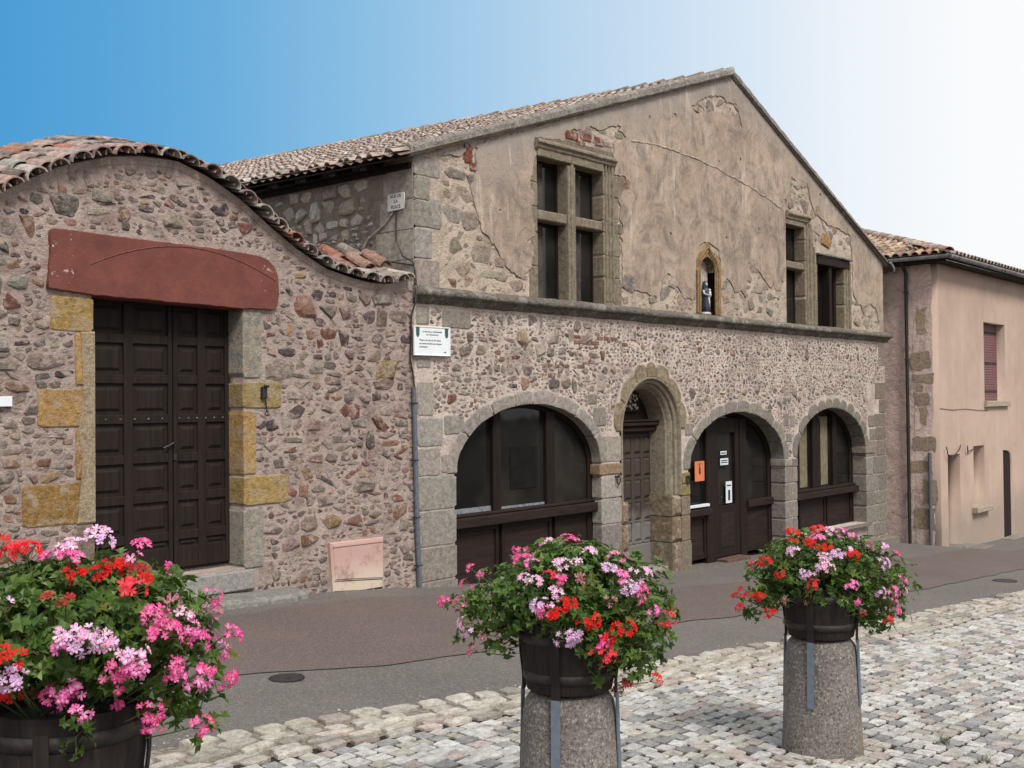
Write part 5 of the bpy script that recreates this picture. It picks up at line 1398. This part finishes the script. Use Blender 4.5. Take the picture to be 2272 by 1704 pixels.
def tub(x, y, label):
    z0 = zg(x, y) + .615
    vd = Vector((x - CAMP.x, y - CAMP.y, 0)); ang = math.atan2(-vd.y, -vd.x)
    o = thing('barrel_planter', label, 'planter', 'half-barrel planters on the bollards', (x, y, z0), ang)
    m = MB(); NS = 22
    rf = lambda a, z: 1 - .012 * (abs(((a * NS / (2 * PI)) % 1) - .5) > .42)
    m.lathe([(.150, .0), (.172, .012), (.182, .06), (.193, .16), (.199, .27), (.202, .285), (.188, .285), (.18, .25), (.17, .235)], n=NS * 8, rf=rf)
    m.make('staves', TUBW, o)
    for zz, r_ in ((.055, .1835), (.205, .1975)):
        m = MB(); m.lathe([(r_ - .008, zz), (r_ + .002, zz), (r_ + .004, zz + .036), (r_ - .008, zz + .036)], n=48, caps=False); m.make('hoop', HOOP, o, True)
    m = MB(); m.lathe([(.172, .225), (.172, .242), (.0, .245)], n=24); m.make('soil', EARTH, o)
    for k in range(4):
        t = R(-16 + 90 * k); m = MB(); ca, sa = math.cos(t), math.sin(t)
        rad = lambda z: .207 + .012 * (z > .1)
        prof = [(.193, .0), (.195, -.06), (.197, -.16), (.203, -.345)]
        vs = []
        for r_, z in prof:
            for w_, dr in ((-.018, 0), (.018, 0), (.018, .006), (-.018, .006)):
                vs.append(((r_ + dr) * ca - w_ * sa, (r_ + dr) * sa + w_ * ca, z))
        m.add(vs, [(i * 4 + q_, i * 4 + (q_ + 1) % 4, (i + 1) * 4 + (q_ + 1) % 4, (i + 1) * 4 + q_) for i in range(3) for q_ in range(4)] + [(0, 1, 2, 3), (12, 13, 14, 15)])
        m.make('strap', STRAP, o)
    for k in range(4):
        t = R(-16 + 90 * k); m = MB(); ca, sa = math.cos(t), math.sin(t); vs = []
        for r_, z in ((.1895, -.012), (.1895, .05), (.2005, .15), (.2045, .25)):
            for w_, dr in ((-.018, 0), (.018, 0), (.018, .005), (-.018, .005)): vs.append(((r_ + dr) * ca - w_ * sa, (r_ + dr) * sa + w_ * ca, z))
        m.add(vs, [(i * 4 + q_, i * 4 + (q_ + 1) % 4, (i + 1) * 4 + (q_ + 1) % 4, (i + 1) * 4 + q_) for i in range(3) for q_ in range(4)] + [(0, 1, 2, 3), (12, 13, 14, 15)])
        m.make('upright', TUBW, o)
    return o
for (x, y), l in zip(BX, TL): tub(x, y, l)

def leaf(m, c, nrm_, r, col):
    nrm_ = nrm_.normalized(); a = nrm_.orthogonal().normalized(); a.rotate(Matrix.Rotation(U(0, 6.28), 3, nrm_)); b_ = nrm_.cross(a)
    vs = [c + nrm_ * (-r * .12)]
    n = 10
    for k in range(n + 1):
        t = R(-150 + 300 * k / n); q = r * (1.0 if k % 2 == 0 else .62) * U(.9, 1.1)
        cup = .12 * r * (1 if k % 2 else -.3) + r * U(-.12, .12)
        vs.append(c + a * (math.cos(t) * q) + b_ * (math.sin(t) * q) + nrm_ * cup)
    vs_c = [tuple(min(1, x * .8) for x in col)] + [col] * (n + 1)
    m.add(vs, [(0, k, k + 1) for k in range(1, n + 1)], vs_c)
def floret(m, c, d, r, cin, cout, cup):
    d = d.normalized(); a = d.orthogonal().normalized(); a.rotate(Matrix.Rotation(U(0, 6.28), 3, d)); b_ = d.cross(a)
    for k, th in enumerate((62, 118, 200, 270, 340)):
        t = R(th + U(-8, 8)); L = r * U(.85, 1.1) * (.85 if k < 2 else 1); w_ = r * (.22 if k < 2 else .29)
        u = a * math.cos(t) + b_ * math.sin(t); v = d.cross(u); lift = r * cup
        vs = [c, c + u * L * .45 - v * w_ * .75 + d * lift * .3, c + u * L * .45 + v * w_ * .75 + d * lift * .3, c + u * L * .82 - v * w_ + d * lift, c + u * L * .82 + v * w_ + d * lift, c + u * L + d * lift * .8]
        co = tuple(x * U(.85, 1.1) for x in cout); dk = tuple(x * .6 for x in cin) if k < 2 else cin
        wk = .35 if k < 2 else .6; mid_ = tuple(p * wk + q * (1 - wk) for p, q in zip(cin, co))
        m.add(vs, [(0, 2, 1), (1, 2, 4, 3), (3, 4, 5)], [dk, mid_, mid_, co, co, co])
HC = {'red': ((.62, .012, .012), (.80, .008, .012)), 'rp': ((.80, .10, .14), (.85, .03, .05)), 'hot': ((.88, .34, .54), (.80, .02, .25)), 'pink': ((.92, .58, .76), (.78, .055, .36)), 'pale': ((.94, .84, .92), (.84, .34, .60)), 'viol': ((.90, .80, .92), (.72, .36, .66)), 'dull': ((.60, .36, .38), (.56, .20, .26)), 'dkr': ((.35, .03, .03), (.42, .03, .04))}
dref = [2.70, 4.35, 5.9]      # distance at which the head positions below were measured
def plant(idx, heads, blobs, nleaf, lr):
    x, y = BX[idx]; z0 = zg(x, y) + .615
    o = thing('geranium_plant', PLB[idx], 'flowering plant', 'geraniums in the tubs', (x, y, z0))
    rt = Vector((rgt.x, rgt.y, 0)).normalized(); fw = Vector((fwd.x, fwd.y, 0)).normalized()
    # line up sideways with the view from the street: rt = to the right, fw = away
    blobs = list(blobs)
    for _ in range(11):
        t = U(0, 6.28); q = U(.24, .36); blobs.append((q * math.cos(t), q * math.sin(t) * .8, U(.24, .5) if idx else U(.36, .6), U(.045, .075), U(.05, .08)))
    B = [(rt * bx + fw * by + Vector((0, 0, bz)), rx, rz) for bx, by, bz, rx, rz in blobs]
    tot = sum(rx * rx * rz for _, rx, rz in B); m = MB(); stems = MB()
    for (c, rx, rz) in B:
        n = int(nleaf * (.86 * rx * rx * rz / tot) + (7 if rx < .08 else 0))
        for _ in range(n):
            d = Vector((rng.gauss(0, 1), rng.gauss(0, 1), rng.gauss(0, 1))).normalized(); k = U(.35, 1.12) ** .6
            p = c + Vector((d.x * rx, d.y * rx, d.z * rz)) * k
            if p.z < .23 and (p.x ** 2 + p.y ** 2) < .19 ** 2: continue
            nn = d * .7 + Vector((U(-.6, .6), U(-.6, .6), U(-.2, 1.0)))
            g = U(0, 1); dark = (k > .7)
            col = (.05 + .085 * g, .11 + .115 * g, .018 + .022 * g)
            if U(0, 1) < .05: col = (.22, .21, .05)
            if U(0, 1) < .012: col = (.20, .12, .06)
            leaf(m, p, nn, lr * U(.55, 1.25), col)
            if U(0, 1) < .10: stems.tube([p, p - d * U(.04, .09) + Vector((0, 0, -.02))], .0015, 3, (.14, .18, .06), False)
    m.make('foliage', LEAF, o, False, False)
    for _ in range(26):
        t = U(0, 6.28); e = B[rng.randrange(len(B))]; q = e[0] + Vector((math.cos(t) * e[1], math.sin(t) * e[1], U(-.3, .6) * e[2])) * .8
        r0 = Vector((math.cos(t) * .08, math.sin(t) * .08, .23)); stems.tube([r0, (r0 + q) / 2 + Vector((0, 0, .05)), q], .003, 4, (.10, .12, .05), False)
    for (hx, hz, kind, s) in heads:
        # depth: on the side of the foliage facing the street viewer
        best = None
        for c, rx, rz in B:
            cl = Vector(c); lx = cl.dot(rt); lf = cl.dot(fw); q = 1 - ((hx - lx) / (rx * 1.03)) ** 2 - ((hz - c.z) / (rz * 1.03)) ** 2
            f_ = lf - rx * 1.0 * math.sqrt(max(0.0, q)) if q > 0 else None
            if f_ is not None and (best is None or f_ < best): best = f_
        if best is None: best = U(-.08, .12)
        kz = best - .03; D0 = (Vector((x, y, 0)) - CAMP).dot(fw); f_ = (D0 + kz) / dref[idx]; lat = (Vector((x, y, 0)) - CAMP).dot(rt)
        hx = (lat + hx) * f_ - lat; hz = (CAMP.z - z0) - (CAMP.z - z0 - hz) * f_
        p = rt * hx + fw * kz + Vector((0, 0, hz)); mm = MB(); ci, co = HC[kind]
        pv = Vector((hx * .6, 0, 0)); outd = (rt * hx * 1.6 + fw * (kz - .25) * .7 + Vector((0, 0, max(.1, hz - .2) * 1.2))).normalized()
        if kind == 'red': outd = (outd + Vector((0, 0, .3))).normalized()
        R_ = .026 * s; nf = int(10.5 * s ** 1.5) if kind != 'dull' else int(8 * s)
        nf = max(4, nf)
        for i in range(nf):
            d = (outd * .9 + Vector((rng.gauss(0, 1), rng.gauss(0, 1), rng.gauss(0, 1))).normalized() * 1.0).normalized()
            e = p + Vector((d.x * R_ * 1.25, d.y * R_ * 1.25, d.z * R_ * .85))
            mixk = U(0, 1); cc = tuple(co[q] * (1 - .2 * mixk * (kind in ('pink', 'pale', 'hot'))) + ci[q] * .2 * mixk * (kind in ('pink', 'pale', 'hot')) for q in range(3))
            floret(mm, e, d * .8 + outd * .35 + Vector((0, 0, -.1)), .0135 * U(.85, 1.15), ci, cc, .25 if kind != 'dull' else .9)
            mm.tube([p - outd * R_ * .8, e], .0009, 3, (.2, .16, .08), False)
        mm.make('flower_head', PETAL, o, False, False)
        base = p - outd * .12 + Vector((0, 0, -.03)); base = base + (Vector((0, 0, .25)) - base) * .15
        stems.tube([p - outd * R_, (p + base) / 2, base], .0018, 4, (.14, .17, .06), False)
    stems.make('stems', LEAF, o, False, False)
    return o
rng.seed(101)
# head positions: metres to the right of the tub axis / above the tub's foot, from the photograph
def conv(lst, cx, zref_y, zref, sc, s):
    return [((px - cx) * sc, zref - (py - zref_y) * sc, k, q * s) for px, py, k, q in lst]
# right plant (zoom frame: 2.994 px per photo px, 6.05 m away)
Rt = [(567, 105, 'red', 1.1), (575, 155, 'red', .6), (735, 85, 'rp', 1.1), (735, 145, 'pink', 1.1), (808, 92, 'pale', .9), (900, 105, 'pink', .9), (965, 135, 'pink', .9), (580, 225, 'pale', 1.1), (425, 212, 'red', .5), (310, 315, 'rp', .9), (392, 298, 'red', 1.2), (685, 178, 'red', 1.2), (790, 210, 'red', 1.0), (775, 262, 'pale', .9), (865, 248, 'viol', 1.1), (935, 215, 'pale', .6), (965, 252, 'red', 1.0), (1055, 195, 'dull', .8), (1160, 200, 'pale', .9), (1235, 252, 'hot', .9), (1155, 308, 'viol', 1.25), (780, 335, 'pale', 1.3), (640, 370, 'viol', .8), (695, 380, 'pale', .7), (490, 375, 'red', .8), (715, 448, 'rp', 1.1), (940, 450, 'pink', 1.2), (1275, 425, 'pink', 1.0), (1130, 490, 'viol', 1.0), (1215, 495, 'pink', 1.2), (1200, 565, 'pink', 1.2), (970, 550, 'pink', .8), (235, 468, 'red', .6), (200, 520, 'red', .9), (290, 515, 'red', 1.0), (370, 515, 'red', 1.1), (235, 595, 'rp', 1.1), (415, 630, 'red', 1.0), (540, 545, 'dull', .6), (545, 680, 'dull', .8), (910, 640, 'pink', 1.1), (1245, 625, 'hot', .8), (1185, 675, 'rp', .8), (1290, 490, 'pale', .6), (1020, 635, 'dkr', .5)]
SR = 5.9 / 2500 / 2.994
heads = conv(Rt, 821, 839, .0, SR, 1.16)
plant(2, heads, [(0, 0, .37, .28, .20), (-.18, 0, .33, .22, .17), (.20, 0, .34, .25, .20), (.02, -.02, .44, .22, .15), (-.30, -.02, .24, .14, .10), (.33, .0, .20, .17, .17), (.40, -.02, .30, .13, .12), (.25, -.12, .15, .10, .12), (-.36, 0, .13, .07, .06), (-.02, -.20, .25, .14, .045), (.15, -.17, .21, .08, .09), (0, .1, .36, .3, .2)], 2600, .027)
Mt = [(765, 215, 'hot', .7), (815, 225, 'hot', .6), (790, 292, 'hot', 1.2), (850, 310, 'pink', .8), (970, 183, 'pale', 1.1), (1085, 155, 'hot', 1.0), (1120, 165, 'hot', .8), (1235, 232, 'pale', .7), (1410, 272, 'pink', 1.0), (1045, 322, 'pale', 1.1), (438, 335, 'hot', .6), (530, 378, 'pink', .8), (420, 438, 'hot', .8), (800, 405, 'pale', .7), (870, 425, 'pale', .8), (965, 380, 'rp', .6), (1050, 412, 'hot', .8), (1155, 420, 'dull', .7), (1145, 290, 'pale', .5), (1350, 350, 'viol', 1.0), (1415, 405, 'pink', 1.2), (1562, 388, 'pale', 1.3), (1485, 475, 'viol', 1.2), (1555, 490, 'hot', .9), (1555, 545, 'hot', .7), (282, 545, 'hot', 1.0), (400, 570, 'dull', 1.0), (990, 505, 'pale', 1.0), (915, 590, 'viol', 1.2), (935, 625, 'hot', .9), (1090, 580, 'red', 1.0), (1010, 648, 'red', 1.1), (1220, 685, 'red', 1.25), (1450, 745, 'red', 1.3), (410, 690, 'pale', .9), (425, 745, 'viol', .9), (1360, 560, 'dull', .5), (1640, 625, 'pink', .9), (1725, 680, 'rp', 1.2), (1070, 805, 'viol', 1.2), (1130, 780, 'viol', .8), (1290, 830, 'hot', 1.0), (1350, 810, 'red', .8), (1310, 920, 'rp', 1.4), (460, 880, 'hot', .7), (895, 1020, 'hot', 1.1), (1650, 1080, 'red', .9), (1390, 1145, 'dkr', .9), (1460, 1090, 'dkr', .8), (540, 770, 'dull', .5)]
SM = 4.35 / 2500 / 2.994
heads = conv(Mt, 1106, 1221, .0, SM, 1.13)
plant(1, heads, [(0, 0, .40, .27, .20), (-.18, 0, .37, .22, .15), (.20, 0, .36, .24, .20), (.02, 0, .48, .20, .12), (-.33, 0, .33, .13, .09), (.28, 0, .26, .14, .22), (.25, -.05, .12, .09, .10), (-.40, 0, .24, .07, .06), (-.30, 0, .21, .09, .06), (.05, -.20, .30, .12, .09), (.22, -.17, .22, .12, .14), (-.43, -.02, .34, .06, .05), (-.26, .0, .17, .06, .05), (.08, -.19, .15, .05, .09), (.14, -.19, .22, .08, .10), (0, .1, .38, .28, .2)], 3000, .027)
Lt = [(10, 95, 'red', 1.0), (160, 150, 'rp', 1.5), (200, 170, 'red', 1.3), (100, 190, 'red', 1.4), (430, 215, 'pink', 1.5), (520, 150, 'pale', 1.5), (500, 225, 'hot', 1.2), (350, 210, 'hot', 1.0), (700, 55, 'pale', 1.3), (735, 105, 'viol', .9), (510, 325, 'red', 1.1), (690, 320, 'red', .9), (800, 290, 'red', 1.5), (880, 330, 'red', 1.4), (910, 430, 'rp', 1.5), (1010, 360, 'red', .8), (1000, 135, 'hot', 1.0), (935, 220, 'pink', .9), (1170, 290, 'hot', .9), (980, 290, 'dkr', .8), (1480, 490, 'hot', 1.0), (1190, 545, 'dull', 1.0), (1070, 625, 'hot', 1.5), (1170, 740, 'hot', 1.5), (1060, 740, 'hot', 1.0), (1270, 620, 'pale', 1.1), (1430, 600, 'dull', 1.3), (1300, 720, 'pink', 1.3), (1400, 740, 'pink', 1.2), (1380, 800, 'hot', 1.2), (1510, 870, 'pink', 1.4), (1610, 750, 'hot', 1.1), (480, 750, 'pale', 1.3), (560, 800, 'viol', 1.4), (480, 830, 'pink', 1.1), (640, 750, 'pale', 1.2), (710, 800, 'pale', 1.3), (940, 890, 'pale', 1.3), (850, 960, 'hot', 1.2), (800, 1060, 'hot', 1.4), (950, 980, 'pink', 1.2), (1190, 980, 'hot', 1.3), (1200, 1050, 'pink', 1.2), (1370, 1060, 'pink', 1.4), (1430, 1010, 'hot', 1.0), (1550, 1040, 'hot', 1.4), (60, 900, 'red', 1.5), (50, 1040, 'viol', 1.5), (110, 1060, 'viol', 1.2), (50, 1150, 'red', 1.3), (420, 1170, 'hot', 1.4), (480, 1140, 'pink', 1.4), (450, 1260, 'pink', 1.5), (560, 1280, 'pink', 1.0), (1040, 1290, 'hot', 1.3), (1060, 1360, 'hot', 1.2), (1390, 1390, 'hot', 1.3), (820, 1240, 'hot', .5), (350, 490, 'dkr', .5), (470, 500, 'dkr', .6), (5, 530, 'viol', 1.0), (-250, 300, 'pink', 1.4), (-400, 600, 'red', 1.3), (-300, 1000, 'pink', 1.3), (-600, 700, 'pale', 1.2)]
SL = 2.70 / 2500 / 3.16
heads = conv(Lt, 268, 2149, .0, SL, .84)
plant(0, heads, [(0, 0, .47, .27, .16), (-.18, 0, .46, .22, .16), (.18, 0, .45, .19, .16), (-.03, 0, .55, .20, .09), (.0, -.12, .42, .20, .09), (.30, 0, .38, .12, .13), (.33, -.02, .25, .08, .08), (-.38, 0, .4, .14, .12), (.26, -.04, .30, .07, .06), (0, .1, .48, .3, .15), (.10, -.20, .26, .05, .06)], 3200, .025)

# grit swept against the foot of the walls and in the gutter
m = MB()
for _ in range(520):
    if U(0, 1) < .6: x = U(-2.0, 13); y = -abs(rng.gauss(0, .13)) - .02
    else: x = U(-6, 8); y = yb(x) + abs(rng.gauss(0, .10)) + .01
    r_ = U(.003, .011) * (1.0 if U(0, 1) < .85 else 1.6); g_ = U(.2, .55); z = zg(x, y) + .004; k = 5; a0 = U(0, 6)
    m.add([(x + r_ * math.cos(a0 + i * 1.257) * U(.7, 1.2), y + r_ * math.sin(a0 + i * 1.257) * U(.7, 1.2), z) for i in range(5)] + [(x, y, z + r_ * .7)], [(i, (i + 1) % 5, 5) for i in range(5)], (g_, g_ * .93, g_ * .86))
tag(m.make('grit', COBB, None, False, False), None, None, None, 'stuff')
# weeds
def weed(x, y, s, label):
    m = MB()
    for _ in range(26):
        t = U(0, 6.28); L = s * U(.5, 1.2); d = Vector((math.cos(t), math.sin(t), U(.4, 1.6))).normalized(); c = Vector((x + U(-s, s) * .5, y + U(-s, s) * .4, zg(x, y) + .01)); w_ = Vector((-d.y, d.x, 0)) * .004
        m.add([c - w_, c + w_, c + d * L * .6 + w_ * .7, c + d * L * .6 - w_ * .7, c + d * L + Vector((0, 0, -L * .15))], [(0, 1, 2, 3), (3, 2, 4)], rng.choice([(.12, .15, .04), (.2, .16, .07), (.07, .13, .03)]))
    tag(m.make('weed_tuft', LEAF, None, False, False), label, 'weed')
weed(-2.75, -6.95, .07, 'dry tuft of weeds between cobbles right of the right bollard')
weed(-3.0, -7.25, .06, 'green tuft of weeds in the cobbles at the bottom, right of the right bollard')
weed(-3.72, -6.62, .05, 'small rusty weed at the foot of the right bollard')
weed(-1.72, -.12, .05, 'small green weed at the end of the stone slab by the gate')
weed(13.6, -1.5, .10, 'green weed in the gutter before the corner of the beige house')
weed(-1.9, -4.45, .05, 'weed between the pale border stones by the asphalt')
bpy.context.view_layer.update()
